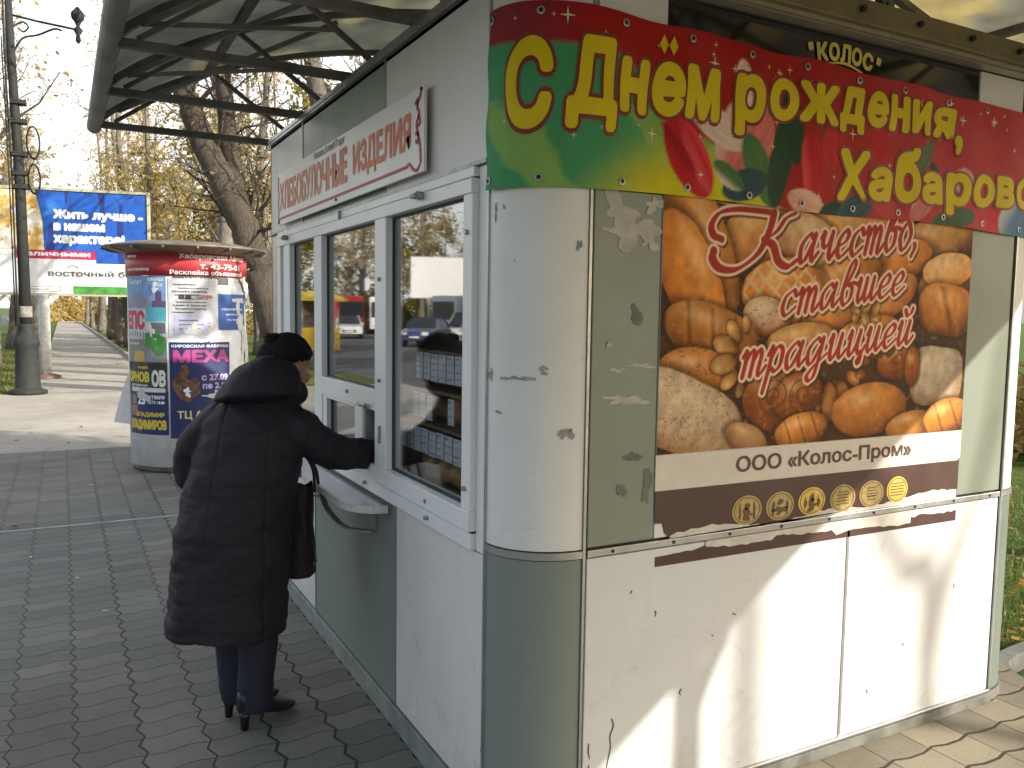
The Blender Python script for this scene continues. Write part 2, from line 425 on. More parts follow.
# ---------------------------------------------------------------- ground, paving, roads
def paver_mat(name='wavy_pavers', turn=False):
    m, t, out = nodes(name)
    c = coords(t, 'Object'); sx = N(t, 'ShaderNodeSeparateXYZ'); t.links.new(c, sx.inputs[0])
    x, y = (sx.outputs[1], sx.outputs[0]) if turn else (sx.outputs[0], sx.outputs[1])
    wob = noise(t, c, 1.2, 2)
    Wd, L = (0.15, 0.215) if turn else (0.225, 0.135)
    v = math_(t, 'DIVIDE', y, L); u = math_(t, 'DIVIDE', x, Wd)
    tri = math_(t, 'MINIMUM', math_(t, 'MULTIPLY', math_(t, 'PINGPONG', v, .5), 1.6), .5) if turn else math_(t, 'PINGPONG', v, .5)                               # zigzag of the long joints
    u2 = math_(t, 'ADD', u, math_(t, 'MULTIPLY', math_(t, 'SUBTRACT', tri, .25), .22))
    wave = math_(t, 'SINE', math_(t, 'MULTIPLY', u, 2 * math.pi))
    col = math_(t, 'FLOOR', u2)
    wn0 = N(t, 'ShaderNodeTexWhiteNoise', noise_dimensions='1D'); t.links.new(col, wn0.inputs['W'])
    v2 = math_(t, 'ADD', v, math_(t, 'MULTIPLY', wave, .0 if turn else .085))
    v2 = math_(t, 'ADD', v2, math_(t, 'MULTIPLY', wn0.outputs[0], .25))
    v2 = math_(t, 'ADD', v2, math_(t, 'MULTIPLY', wob, .10))
    row = math_(t, 'FLOOR', v2)
    du = math_(t, 'MULTIPLY', math_(t, 'PINGPONG', u2, .5), Wd); dv = math_(t, 'MULTIPLY', math_(t, 'PINGPONG', v2, .5), L)
    # some long joints have washed out and stand open
    wn1 = N(t, 'ShaderNodeTexWhiteNoise', noise_dimensions='1D'); t.links.new(math_(t, 'ADD', math_(t, 'ROUND', u2), 0.37), wn1.inputs['W'])
    wide = math_(t, 'ADD', .0035, math_(t, 'MULTIPLY', math_(t, 'POWER', wn1.outputs[0], 4.0), .006))
    ju = math_(t, 'SUBTRACT', 1.0, math_(t, 'DIVIDE', du, wide))
    jv = math_(t, 'SUBTRACT', 1.0, math_(t, 'DIVIDE', dv, .0034))
    n5 = noise(t, c, 3.0, 4, .65)
    jf = math_(t, 'MULTIPLY', math_(t, 'MAXIMUM', math_(t, 'MAXIMUM', ju, 0.0), math_(t, 'MULTIPLY', math_(t, 'MAXIMUM', jv, 0.0), .8)), ramp(t, n5, [(.25, .45), (.6, 1.0)]))
    jf = math_(t, 'MINIMUM', math_(t, 'MULTIPLY', jf, 2.0), 1.0)
    cb = N(t, 'ShaderNodeCombineXYZ'); t.links.new(col, cb.inputs[0]); t.links.new(row, cb.inputs[1])
    wn = N(t, 'ShaderNodeTexWhiteNoise', noise_dimensions='2D'); t.links.new(cb.outputs[0], wn.inputs['Vector'])
    tint = ramp(t, wn.outputs[0], [(0, (.152, .150, .136)), (.5, (.180, .176, .158)), (1, (.214, .205, .180))])
    base = mixc(t, 1.0, tint, ramp(t, noise(t, c, .9, 6, .65), [(.3, .72), (.7, 1.2)]), 'MULTIPLY')
    base = mixc(t, 1.0, base, ramp(t, noise(t, c, 160, 3), [(.3, .85), (.7, 1.12)]), 'MULTIPLY')
    base = mixc(t, ramp(t, noise(t, c, 2.6, 5, .7, .8), [(.56, 0.0), (.72, .45)]), base, (.085, .080, .070)); base = mixc(t, ramp(t, noise(t, c, 7.0, 4, .7, .4), [(.66, 0.0), (.74, .35)]), base, (.24, .22, .18))
    base = mixc(t, jf, base, (.042, .040, .035))
    h = math_(t, 'ADD', math_(t, 'MULTIPLY', jf, -1.0), math_(t, 'MULTIPLY', noise(t, c, 120, 3), .12))
    h = math_(t, 'ADD', h, math_(t, 'MULTIPLY', wn.outputs[0], .25))
    if turn: base = mixc(t, 1.0, base, (1.3, 1.16, .94), 'MULTIPLY')
    principled(t, out, base, .78, 0, .35, h, .008, .7)
    return m
M['pavers'] = paver_mat(); M['pavers_turned'] = paver_mat('stepped_pavers', True)
def asphalt(name, col, sc=1.0):
    m, t, out = nodes(name); c = coords(t)
    a = noise(t, c, 220 * sc, 3); b = noise(t, c, .6, 6, .65); d = noise(t, c, 4.0, 5)
    base = mixc(t, 1.0, tuple(col), ramp(t, b, [(.3, .75), (.7, 1.2)]), 'MULTIPLY')
    base = mixc(t, 1.0, base, ramp(t, a, [(.3, .7), (.7, 1.3)]), 'MULTIPLY')
    base = mixc(t, ramp(t, d, [(.55, 0.0), (.8, .4)]), base, (.10, .085, .06))
    principled(t, out, base, .85, 0, .3, a, .004, .6)
    return m
M['asphalt'] = asphalt('old_asphalt', (.098, .100, .095))
M['path'] = asphalt('worn_path_asphalt', (.38, .35, .30))
M['road'] = asphalt('road_asphalt', (.10, .10, .10))
M['kerb'] = mat('kerb_concrete', (.30, .29, .27), .85, 0, .3, 9, .004)
def grass_mat():
    m, t, out = nodes('lawn'); c = coords(t)
    a = noise(t, c, .8, 5, .65); b = noise(t, c, 60, 4, .7); l = noise(t, c, 24, 2, .5)
    base = ramp(t, a, [(.25, (.05, .09, .015)), (.55, (.09, .14, .025)), (.8, (.13, .15, .035))])
    base = mixc(t, 1.0, base, ramp(t, b, [(.25, .45), (.75, 1.5)]), 'MULTIPLY')
    base = mixc(t, ramp(t, l, [(.70, 0.0), (.74, 1.0)]), base, (.30, .20, .05))
    principled(t, out, base, .9, 0, .2, b, .03, 1.0)
    return m
M['lawn'] = grass_mat()
def sheet(name, x0, x1, y0, y1, z, m, poly=None):
    b = MB(); p = poly or [(x0, y0), (x1, y0), (x1, y1), (x0, y1)]
    b.add([(x, y, z) for x, y in p], [list(range(len(p)))])
    return tag(b.build(name, m), kind='structure')
sheet('ground', -900, 900, -900, 1500, -.06, M['lawn'])
sheet('pavement', 0, 0, 0, 0, 0.0, M['pavers'], [(-5.6, -16), (4.3, -16), (4.3, .0), (2.62, .0), (2.72, .20), (2.9, .26), (2.9, 5.0), (-5.6, 5.0)])
sheet('plaza', -5.6, 2.9, 5.04, 8.9, -.004, M['pavers']); sheet('plaza_asphalt', -5.6, 2.9, 8.9, 16.4, -.006, M['path'])  # pale asphalt set to begin on the shadow edge, its sunlit tone in the colour
b = MB(); b.box((-5.6, 5.0, -.06), (2.9, 5.04, .003)); tag(b.build('pavement_edging', mat('edging_strip', (.36, .35, .33), .8, 0, .4, 7)), kind='structure')
sheet('footpath', 0, 0, 0, 0, -.002, M['path'], [(-1.62, 16.4), (.80, 16.4), (.60, 120), (-1.62, 120)])
b = MB()
for k in range(60):
    y = 16.5 + k * 1.5; x = .80 - .2 * (y - 16.4) / 104
    b.box((x + .005, y, -.06), (x + .14, y + 1.47, .10 + .012 * rnd.random()))
b.box((.85, 16.25, -.06), (2.9, 16.4, .1))
tag(b.build('path_kerb', M['kerb'], None, .01), kind='structure')
b = MB()
for k in range(30):
    b.box((-5.78, -16 + k * 1.1, -.1), (-5.6, -16 + k * 1.1 + 1.08, .012))
tag(b.build('road_kerb', M['kerb'], None, .01), kind='structure')
sheet('road', -30, -5.78, -60, 200, -.054, M['road'])
b = MB(); b.add([(.15, .0, .002), (.95, .0, .046), (4.3, .0, .046), (4.3, -8, .046), (.95, -8, .046), (.15, -8, .002), (2.62, .0, .046), (2.72, .2, .046), (2.6, .22, .046), (2.3, .0, .046)], [(0, 5, 4, 1), (1, 4, 3, 2), (9, 6, 7, 8)]); tag(b.build('raised_pavement', M['pavers_turned']), kind='structure')
sheet('added_dark_ground', 4.3, 60, -16, .0, -.03, M['road'])  # unseen dark ground added to cut the bounce onto the kiosk front
# kerb of the lawn to the right of the kiosk
b = MB()
pts = catmull([(2.60, .02), (2.70, .19), (2.90, .265), (3.4, .29), (4.4, .30), (9, .30)], 6)
for i in range(len(pts) - 1):
    p, q = pts[i], pts[i+1]
    b.bar((p[0], p[1] + .0, .0), (q[0], q[1], .0), .07, .09)
tag(b.build('lawn_kerb', mat('old_kerb', (.15, .15, .14), .9, 0, .3, 9, .004)), kind='structure')

# ---------------------------------------------------------------- kiosk
def glass_mat(name, ior=1.9, tint=(.95, .97, .96), extra=.03):
    m, t, out = nodes(name)
    tr = N(t, 'ShaderNodeBsdfTransparent'); tr.inputs[0].default_value = (*tint, 1)
    gl = N(t, 'ShaderNodeBsdfGlossy'); gl.inputs['Roughness'].default_value = 0.022
    bn = N(t, 'ShaderNodeBump'); bn.inputs['Distance'].default_value = .01; bn.inputs['Strength'].default_value = .02
    t.links.new(noise(t, coords(t), 1.6, 1), bn.inputs['Height']); t.links.new(bn.outputs[0], gl.inputs['Normal'])
    lw = N(t, 'ShaderNodeLayerWeight'); lw.inputs[0].default_value = .5
    f = math_(t, 'ADD', math_(t, 'MULTIPLY', math_(t, 'POWER', lw.outputs['Facing'], 3.2), .85), .12)
    mx = N(t, 'ShaderNodeMixShader'); t.links.new(f, mx.inputs[0]); t.links.new(tr.outputs[0], mx.inputs[1]); t.links.new(gl.outputs[0], mx.inputs[2])
    t.links.new(mx.outputs[0], out.inputs[0])
    return m
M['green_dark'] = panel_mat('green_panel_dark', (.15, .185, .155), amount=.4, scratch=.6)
M['glass'] = glass_mat('window_glass')
M['dark_glass'] = mat('dark_tinted_glass', (.018, .014, .010), .06, 0, .2, 3, 0, .6)

XE, YE, ZT = 2.2934, 3.138, 2.66
kiosk = thing('bakery_kiosk', 'white and pale green bakery kiosk with rounded corner and front sales window', 'kiosk', (0, 0, 0))
G = .005                                                            # half joint between panels
def panel(name, mapf, u0, u1, v0, v1, m, d0=-.03, d1=0.0, bev=.003):
    b = MB(); rect(b, mapf, u0, u1, v0, v1, d0, d1)
    o = b.build(name, m, kiosk, bev); dome_normals_fix(o); return o
# core: walls behind the panels, floor, ceiling and roof
b = MB()
b.box((.035, .205, .02), (.055, YE - .02, .90)); b.box((.035, .205, 2.11), (.055, YE - .02, 2.60))
b.box((.035, .205, .90), (.055, .27, 2.11)); b.box((.035, 2.905, .90), (.055, YE - .02, 2.11))
b.box((.225, .035, .02), (XE + .02, .06, 2.60))
b.box((2.46, .2, .02), (2.48, YE - .02, 2.60)); b.box((.06, YE - .05, .02), (2.46, YE - .03, 2.60))
b.build('inner_wall', M['dark_wall'], kiosk)
b = MB(); b.box((.06, .06, .03), (2.46, YE - .05, .10)); b.build('inner_floor', M['dark_wall'], kiosk)
def corner_pts(cx, rx, ry, a0, a1, n=18):
    return [(cx + rx * math.cos(R_(a0 + (a1 - a0) * i / n)), .2 + ry * math.sin(R_(a0 + (a1 - a0) * i / n))) for i in range(n + 1)]
arcL = corner_pts(.2205, .2205, .2, 180, 270); arcR = corner_pts(XE, .2205, .2, 270, 360)
def corner(name, arc, z0, z1, m, off=0.0, th=.02):
    b = MB()
    cx = .2205 if arc is arcL else XE
    o_ = [(cx + (x - cx) * (1 + off / .21), .2 + (y - .2) * (1 + off / .21)) for x, y in arc]
    i_ = [(cx + (x - cx) * (1 - th / .21), .2 + (y - .2) * (1 - th / .21)) for x, y in arc]
    n = len(arc); v = []
    for z in (z0, z1): v += [(x, y, z) for x, y in o_] + [(x, y, z) for x, y in i_]
    f = []
    for i in range(n - 1):
        f += [(i, i+1, 2*n+i+1, 2*n+i), (n+i, 3*n+i, 3*n+i+1, n+i+1), (i, n+i, n+i+1, i+1), (2*n+i, 2*n+i+1, 3*n+i+1, 3*n+i)]
    f += [(0, 2*n, 3*n, n), (n-1, 2*n-1, 4*n-1, 3*n-1)]
    b.add(v, f)
    o = b.build(name, m, kiosk); dome_normals_fix(o)
    for p in o.data.polygons: p.use_smooth = abs(p.normal.z) < .5 and p.area > .0005
    o.data.set_sharp_from_angle(angle=R_(40))
    return o
roofm = mat('roof_sheet', (.20, .20, .19), .7, .2)
b = MB()
poly = [(x, y) for x, y in arcL] + [(x, y) for x, y in arcR] + [(XE + .2205, YE), (0, YE)]
b.prism([(x, y) for x, y in poly], 1, lambda u, v, e: (u, v, 2.61 + .05 * e))
o = b.build('roof', roofm, kiosk); dome_normals_fix(o)
b = MB(); b.box((-.014, .2, 2.645), (.0, YE + .012, 2.662)); b.box((-.010, .2, 2.630), (-.001, YE + .008, 2.645))
b.build('roof_trim', M['alu'], kiosk)
for arc in (arcL, arcR):
    corner('corner_panel', arc, .952, 2.606, M['white_panel'])
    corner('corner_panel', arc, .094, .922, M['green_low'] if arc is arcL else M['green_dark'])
    corner('corner_rail', arc, .926, .948, M['alu'], .006, .006)
    corner('plinth', arc, 0, .088, M['alu'], .008, .02)
# seams beside the rounded corner: metal strips between dark gaps
for mapf, u in ((win_face, -.2), (right_face, .2265), (right_face, XE)):
    b = MB()
    rect(b, mapf, u - .010, u + .010, .09, 2.63, -.02, -.004); b.build('joint', M['gap'], kiosk)
    b = MB(); rect(b, mapf, u - .0045, u + .0045, .09, 2.63, -.01, .006); o = b.build('joint_strip', M['alu'], kiosk); dome_normals_fix(o)
# window side: lower panels, base, fascia
for u0, u1, m in ((-.984, -.214, M['white_low']), (-2.169, -.984, M['green_low']), (-YE, -2.169, M['white_low'])):
    panel('lower_panel', win_face, u0 + G, u1 - G, .096, .902, m)
for u in (-.984, -2.169):
    b = MB(); rect(b, win_face, u - .004, u + .004, .096, .90, -.02, .003); o = b.build('joint_strip', M['zinc'], kiosk); dome_normals_fix(o)
panel('plinth', win_face, -YE, -.2, 0, .09, mat('plinth_metal', (.24, .27, .25), .6, .2, .3, 9), -.03, .010)
for u0, u1, m in ((-1.111, -.214, M['fascia_white']), (-2.377, -1.111, M['fascia_green']), (-YE, -2.377, M['fascia_white'])):
    panel('fascia_panel', win_face, u0 + G, u1 - G, 2.112, 2.628, m)
for u in (-1.111, -2.377):
    b = MB(); rect(b, win_face, u - .006, u + .006, 2.112, 2.628, -.02, .003); o = b.build('joint_strip', M['zinc'], kiosk); dome_normals_fix(o)
b = MB(); rect(b, win_face, -YE, -.2, 2.098, 2.111, -.02, .014); o = b.build('fascia_rail', M['zinc'], kiosk); dome_normals_fix(o)
b = MB(); b.box((0, YE - .02, .0), (2.5, YE, 2.61)); b.build('back_wall', M['white_panel'], kiosk)
b = MB(); b.box((XE + .20, .2, .0), (XE + .2205, YE - .02, 2.61)); b.build('side_wall', M['white_panel'], kiosk)
panel('side_post', win_face, -.272, -.214, .906, 2.096, M['white_panel'])
panel('side_post', win_face, -YE, -2.905, .906, 2.096, M['alu'])
# window frame
b = MB()
def wbox(u0, u1, v0, v1, d0=-.05, d1=.022): rect(b, win_face, u0, u1, v0, v1, d0, d1)
wbox(-2.9, -.274, 2.016, 2.062, -.05, .026); wbox(-2.9, -.274, 2.066, 2.097, -.05, .018)
wbox(-.339, -.274, 1.031, 2.016); wbox(-1.177, -1.049, 1.031, 2.016); wbox(-2.094, -1.961, 1.031, 2.016)
wbox(-2.70, -2.6, 1.031, 2.016); wbox(-2.80, -2.72, 1.031, 2.016, -.05, .010); wbox(-2.9, -2.82, 1.031, 2.016)
wbox(-2.9, -.274, .966, 1.031, -.05, .028); wbox(-2.9, -.274, .906, .960, -.05, .018)
wbox(-1.961, -1.177, 1.251, 1.335, -.05, .022)
o = b.build('window_frame', M['upvc'], kiosk, .003); dome_normals_fix(o)
b = MB(); wbox(-2.9, -.274, .9605, .9655, -.03, .012); wbox(-2.9, -.274, 2.0625, 2.0655, -.03, .010)
o = b.build('frame_groove', M['gap'], kiosk)
def gasket(u0, u1, v0, v1, w=.009):
    b = MB()
    for a in ((u0, u1, v0, v0 + w), (u0, u1, v1 - w, v1), (u0, u0 + w, v0 + w, v1 - w), (u1 - w, u1, v0 + w, v1 - w)):
        rect(b, win_face, *a, -.020, -.006)
    o = b.build('window_gasket', M['gasket'], kiosk); dome_normals_fix(o)
def pane(u0, u1, v0, v1):
    b = MB(); rect(b, win_face, u0 + .003, u1 - .003, v0 + .003, v1 - .003, -.016, -.010)
    o = b.build('window_pane', M['glass'], kiosk); dome_normals_fix(o); gasket(u0, u1, v0, v1)
pane(-1.049, -.339, 1.031, 2.016); pane(-1.961, -1.177, 1.335, 2.016); pane(-2.6, -2.094, 1.031, 2.016)
# sales hatch under the middle pane: fixed light, sliding sash pushed open, opening beside the mullion
b = MB(); wbox(-1.961, -1.898, 1.031, 1.251, -.04, .016); wbox(-1.898, -1.464, 1.031, 1.062, -.04, .016); wbox(-1.898, -1.464, 1.236, 1.251, -.04, .016); wbox(-1.464, -1.36, 1.031, 1.251, -.045, .014)
o = b.build('hatch_frame', M['upvc'], kiosk, .003); dome_normals_fix(o)
pane(-1.898, -1.464, 1.062, 1.236)
b = MB(); wbox(-1.36, -1.345, 1.035, 1.248, -.04, .004); wbox(-1.30, -1.285, 1.155, 1.248, -.05, -.03); wbox(-1.25, -1.238, 1.155, 1.248, -.05, -.03)
o = b.build('hatch_track', M['alu'], kiosk)
b = MB()
for u in (-1.33, -1.27): b.tube([win_face(u, 1.262, .022), win_face(u, 1.262, .040)], .008, 8)
b.tube([win_face(-1.36, 1.266, .034), win_face(-1.22, 1.266, .034)], .007, 8); b.build('hatch_latch', M['zinc'], kiosk)
b = MB(); wbox(-1.115, -1.10, 1.13, 1.20, .022, .030); b.build('hatch_lock', M['zinc'], kiosk)
for u in (-.66, -2.62):                                             # small pegs on the window head
    b = MB(); b.tube([win_face(u, 2.052, .02), win_face(u, 2.050, .05)], [.012, .016], 10); b.tube([win_face(u - .06, 2.053, .045), win_face(u + .005, 2.05, .045)], [.008, .014], 8); b.build('shutter_peg', M['zinc'], kiosk)
b = MB(); rect(b, win_face, -1.655, -1.645, 2.06, 2.10, .018, .032); b.build('shutter_clip', M['alu'], kiosk)
b = MB()
for u, v in ((-.306, 1.90), (-.306, 1.10), (-1.113, 1.78), (-1.113, 1.38), (-1.54, 1.30), (-.62, .995), (-1.72, .995), (-.62, .935), (-1.3, .935)):
    b = MB(); b.tube([win_face(u, v, .02), win_face(u, v, .032)], .008, 8); b.build('screw_cap', M['zinc'], kiosk)
# narrow shelf under the hatch
def shelf_poly(off=0.0):
    o = [(1.03 - off, 0)]
    for k in range(9):
        a = R_(90 * k / 8); o.append((1.20 - (.17 + off) * math.cos(a), (.135 + off) * math.sin(a)))
    for k in range(9):
        a = R_(90 + 90 * k / 8); o.append((2.12 - (.17 + off) * math.cos(a), (.135 + off) * math.sin(a)))
    return o
b = MB(); b.prism(shelf_poly(), 1, lambda u, v, e: (-.019 - v, u, .872 + .018 * e)); o = b.build('counter', mat('counter_zinc', (.50, .52, .58), .28, .6, .25, 4, .002), kiosk); dome_normals_fix(o)
b = MB(); sp = shelf_poly(.004)
for i in range(len(sp) - 1):
    b.bar((-.019 - sp[i][1], sp[i][0], .878), (-.019 - sp[i+1][1], sp[i+1][0], .878), .010, .030)
b.build('counter_edge', panel_mat('chipped_edge', (.62, .61, .57), amount=.9, scratch=2), kiosk)
b = MB()
for y in (1.22, 1.95):
    pth = catmull([(-.145, y + .32, .86), (-.14, y + .22, .80), (-.11, y + .08, .755), (-.03, y, .745), (-.004, y, .745)], 5)
    for i in range(len(pth) - 1): b.bar(pth[i], pth[i+1], .022, .008)
    b.box((-.012, y - .014, .74), (-.002, y + .014, .87))
b.bar((-.10, 2.15, .835), (-.10, 1.42, .835), .018, .01)
b.build('counter_bracket', M['zinc'], kiosk)
# right side panels
for u0, u1, v0, v1, m in ((.238, .488, .952, 2.02, M['green_panel']), (.488, 1.998, .952, 2.02, M['white_panel']), (1.998, XE - .012, .952, 2.02, M['green_panel']),
                          (.238, .490, 2.02, 2.606, M['white_panel']), (1.996, XE - .012, 2.02, 2.606, M['white_panel']),
                          (.238, 1.379, .096, .922, M['white_face']), (1.379, XE - .012, .096, .922, M['white_face'])):
    panel('face_panel', right_face, u0 + G * .5, u1 - G * .5, v0 + .002, v1 - .002, m)
b = MB(); rect(b, right_face, .494, 1.992, 2.03, 2.60, -.03, -.004); o = b.build('tinted_pane', M['dark_glass'], kiosk); dome_normals_fix(o)
b = MB(); rect(b, right_face, .238, XE - .012, .925, .947, -.02, .006); o = b.build('face_rail', M['alu'], kiosk, .002); dome_normals_fix(o)
for k in range(9): b = MB(); b.tube([right_face(.33 + k * .235, .936, .005), right_face(.33 + k * .235, .936, .0085)], .0055, 8); b.build('rail_rivet', M['gap'], kiosk)
b = MB(); rect(b, right_face, 1.373, 1.385, .096, .92, -.01, .003); o = b.build('joint_strip', M['alu'], kiosk); dome_normals_fix(o)
panel('plinth', right_face, .23, XE, 0, .086, mat('plinth_base', (.17, .17, .145), .8, .1, .5, 9), -.03, .016)
panel('plinth_trim', right_face, .238, XE - .01, .088, .1, M['alu'], -.01, .012)

M['torn'] = mat('torn_paper', (.50, .47, .40), .85, 0, .3, 12); M['glue'] = mat('glue_stain', (.15, .175, .13), .8, 0, .3, 25); M['scuff'] = mat('scuff_mark', (.33, .32, .30), .8, 0, .5, 40)
# scraps of torn-off notices and flyposter glue left on the green panel and the corner
def scrap(mb, mapf, cu, cv, ru, rv, d, seed, rough=.5, n=46):
    rr = random.Random(seed); ph = [rr.random() * 6.28 for _ in range(6)]
    p = []
    for k in range(n):
        a = 2 * math.pi * k / n
        r = 1 + rough * sum(math.sin((j + 2) * a + ph[j]) / (j + 2) for j in range(6)) + rr.uniform(-.07, .07)
        p.append((cu + ru * r * math.cos(a), cv + rv * r * math.sin(a)))
    mb.prism(p, 1, lambda u, v, e: mapf(u, v, d + .0012 * e))
b = MB()
for i, (u, v, ru, rv) in enumerate(((.33, 1.955, .055, .045), (.385, 1.90, .075, .035), (.455, 1.985, .028, .022), (.44, 1.875, .03, .02), (.285, 1.90, .025, .006),
                                    (.42, 1.50, .045, .006), (.33, 1.487, .02, .008), (.34, 1.40, .05, .009), (.40, 1.393, .05, .010), (.30, 1.565, .006, .012))):
    b = MB(); scrap(b, right_face, u, v, ru, rv, .0005 + .0002 * i, 30 + i, .75); o = b.build('torn_paper', M['torn'], kiosk); dome_normals_fix(o)
b = MB()
for i, (u, v, ru, rv) in enumerate(((.40, 1.22, .03, .015), (.36, 1.12, .02, .018), (.455, 1.13, .018, .05), (.40, 1.65, .02, .03))):
    b = MB(); scrap(b, right_face, u, v, ru, rv, .0006, 60 + i, .4); o = b.build('glue_stain', M['glue'], kiosk); dome_normals_fix(o)
def corner_map(a, v, d=0.0):                                        # a in degrees round the near corner
    return (.2205 + (.2205 + d) * math.cos(R_(a)), .2 + (.2 + d) * math.sin(R_(a)), v)
b = MB()
for i, (a, v, ru, rv) in enumerate(((255, 1.305, 5, .018), (196, 1.36, 3, .004), (210, 1.463, 10, .006), (225, 1.465, 6, .004), (236, 1.49, 4, .010), (186, 1.47, 2, .02), (190, 1.95, 1.5, .02), (262, 1.85, 2, .015), (200, 1.96, 1, .006))):
    b = MB(); scrap(b, corner_map, a, v, ru, rv, .0006, 80 + i, .8, 30); o = b.build('scuff_mark', M['scuff'], kiosk); dome_normals_fix(o)
M['chip'] = mat('paint_chip', (.06, .05, .045), .8)
for i, pp in enumerate(([(.50, .72), (.506, .713), (.502, .70)], [(.74, .60), (.748, .596)], [(.83, .66), (.845, .652)], [(.41, .80), (.404, .79)], [(1.52, .25), (1.53, .235)], [(1.72, .40), (1.722, .385)], [(.345, .40), (.352, .375), (.34, .345), (.343, .31), (.335, .27), (.328, .235)], [(.262, .34), (.26, .315), (.266, .29)], [(.264, .27), (.258, .24), (.255, .21), (.248, .19)], [(.62, .44), (.612, .43), (.618, .42)], [(.30, .16), (.305, .12)])):
    q = catmull(pp, 4); b = MB()
    for k in range(len(q) - 1):
        w = .0035 * (1.2 - abs(k / len(q) - .3))
        b.bar(right_face(q[k][0], q[k][1], .0012), right_face(q[k+1][0], q[k+1][1], .0012), w, .001, up=(0, 1, 0))
    b.build('paint_chip', M['chip'], kiosk)

# "КОЛОС" lettering over the tinted pane
b = MB(); ku = [1.085, 1.13, 1.185, 1.243, 1.303, 1.352, 1.40]; word = '"КОЛОС"'
for i, ch in enumerate(word):
    u = 1.055 + (1.445 - 1.055) * (i + .5) / 7; q = (u - 1.25) / .195; zc = 2.552 - .030 * q * q
    w, h = (.026, .05) if ch != '"' else (.012, .022)
    if ch == '"': zc += .02
    put_text(b, ch, lambda x, y, d: right_face(u + x * math.cos(-q * .3) - y * math.sin(-q * .3), zc + x * math.sin(-q * .3) + y * math.cos(-q * .3), d), -w, w, -h * .62, h * .62, bold=.055, d=.001)
q = catmull([(1.165, 2.508), (1.25, 2.518), (1.335, 2.500)], 8)
for k in range(len(q) - 1): b.bar(right_face(q[k][0], q[k][1], .001), right_face(q[k+1][0], q[k+1][1], .001), .010 * (1 - abs(k / len(q) - .5)), .002, up=(0, 1, 0))
b.build('window_lettering', mat('yellow_film', (.72, .56, .10), .5), kiosk)

# inside: bread rack with price cards
rack = thing('display_rack', 'dark wooden bread rack standing inside behind the near window pane', 'rack', (.30, .72, .10))
SH = (.90, 1.125, 1.26, 1.41)
def rel(o, t): o.location = -Vector(t.location)
wood = mat('rack_wood', (.22, .15, .085), .6, 0, .3, 12)
for z in SH:
    b = MB(); b.box((-.20, -.46, z - .012), (.22, .50, z)); b.build('shelf', wood, rack)
for y in (-.47, .50):
    b = MB(); b.box((-.20, y, 0), (.22, y + .02, 1.85)); b.build('rack_side', wood, rack)
b = MB(); b.box((.22, -.47, 0), (.235, .52, 1.85)); b.build('rack_back', wood, rack)
M['card_ink'] = flat_mat('card_ink', (.36, .38, .46))
# printed price cards
def card(name, y, z, h, w, label, group, seed):
    rr = random.Random(seed)
    t = thing(name, label, 'price card', (.095, y, z), 0, group)
    b = MB(); b.box((-.001, -w / 2, -h), (.001, w / 2, 0)); b.build('card', M['paper_blue'], t)
    b = MB(); zz = -.008
    while zz > -h + .01:
        ww = w * rr.uniform(.5, .85); b.box((-.0022, w * .42 - ww, zz - rr.choice((.003, .004, .006))), (-.0015, w * .42, zz)); zz -= .021 + rr.random() * .008
    b.build('card_print', M['card_ink'], t)
# top row, middle row with gaps, lower row
for i in range(8): card('price_card', .47 + .073 * i, 1.497 + rnd.uniform(-.003, .003), .103, .064, 'white printed price card in the top row behind the near window pane', 'price cards of the top row', i)
for i, y in enumerate((.55, .68, .88, .95, 1.02)): card('price_card', y, 1.340 + rnd.uniform(-.004, .004), .094, .052, 'white printed price card in the spaced middle row behind the near window pane', 'price cards of the middle row', 20 + i)
for i in range(10): card('price_card', .475 + .075 * i, 1.205 + rnd.uniform(-.003, .003), .095, .066, 'white printed price card in the lower row just above the bagged loaves', 'price cards of the lower row', 40 + i)
def bag_loaf(y, x, z, label):
    t = thing('bread_loaf', label, 'loaf', (x, y, z), rnd.uniform(-.2, .2), 'bagged loaves on the bottom shelf')
    b = MB(); rr = random.Random(int(y * 1000))
    def fn(u, v):
        a = 2 * math.pi * u; th = math.pi * v; r = 1 + .06 * math.sin(3*a + y*9) * math.sin(th) + .04 * math.sin(7 * a)
        return (.07 * r * math.sin(th) * math.cos(a), .085 * r * math.cos(th) , .052 + .052 * r * math.sin(th) * math.sin(a))
    b.grid(fn, 20, 12); o = b.build('crust', M['bread'], t)
    b = MB(); b.tube([(-.03, .05, .08), (-.02, .085, .10), (-.02, .11, .125)], [.035, .012, .025], 10); b.build('bag_knot', M['bag_plastic'], t)
for i, y in enumerate((.56, .69, .81, .93)):
    bag_loaf(y, .17, 1.0, 'brown round loaf in a bag, ' + ('nearest to the window corner', 'second from the window corner', 'third from the window corner', 'deepest in the row')[i] + ', on the bottom shelf')

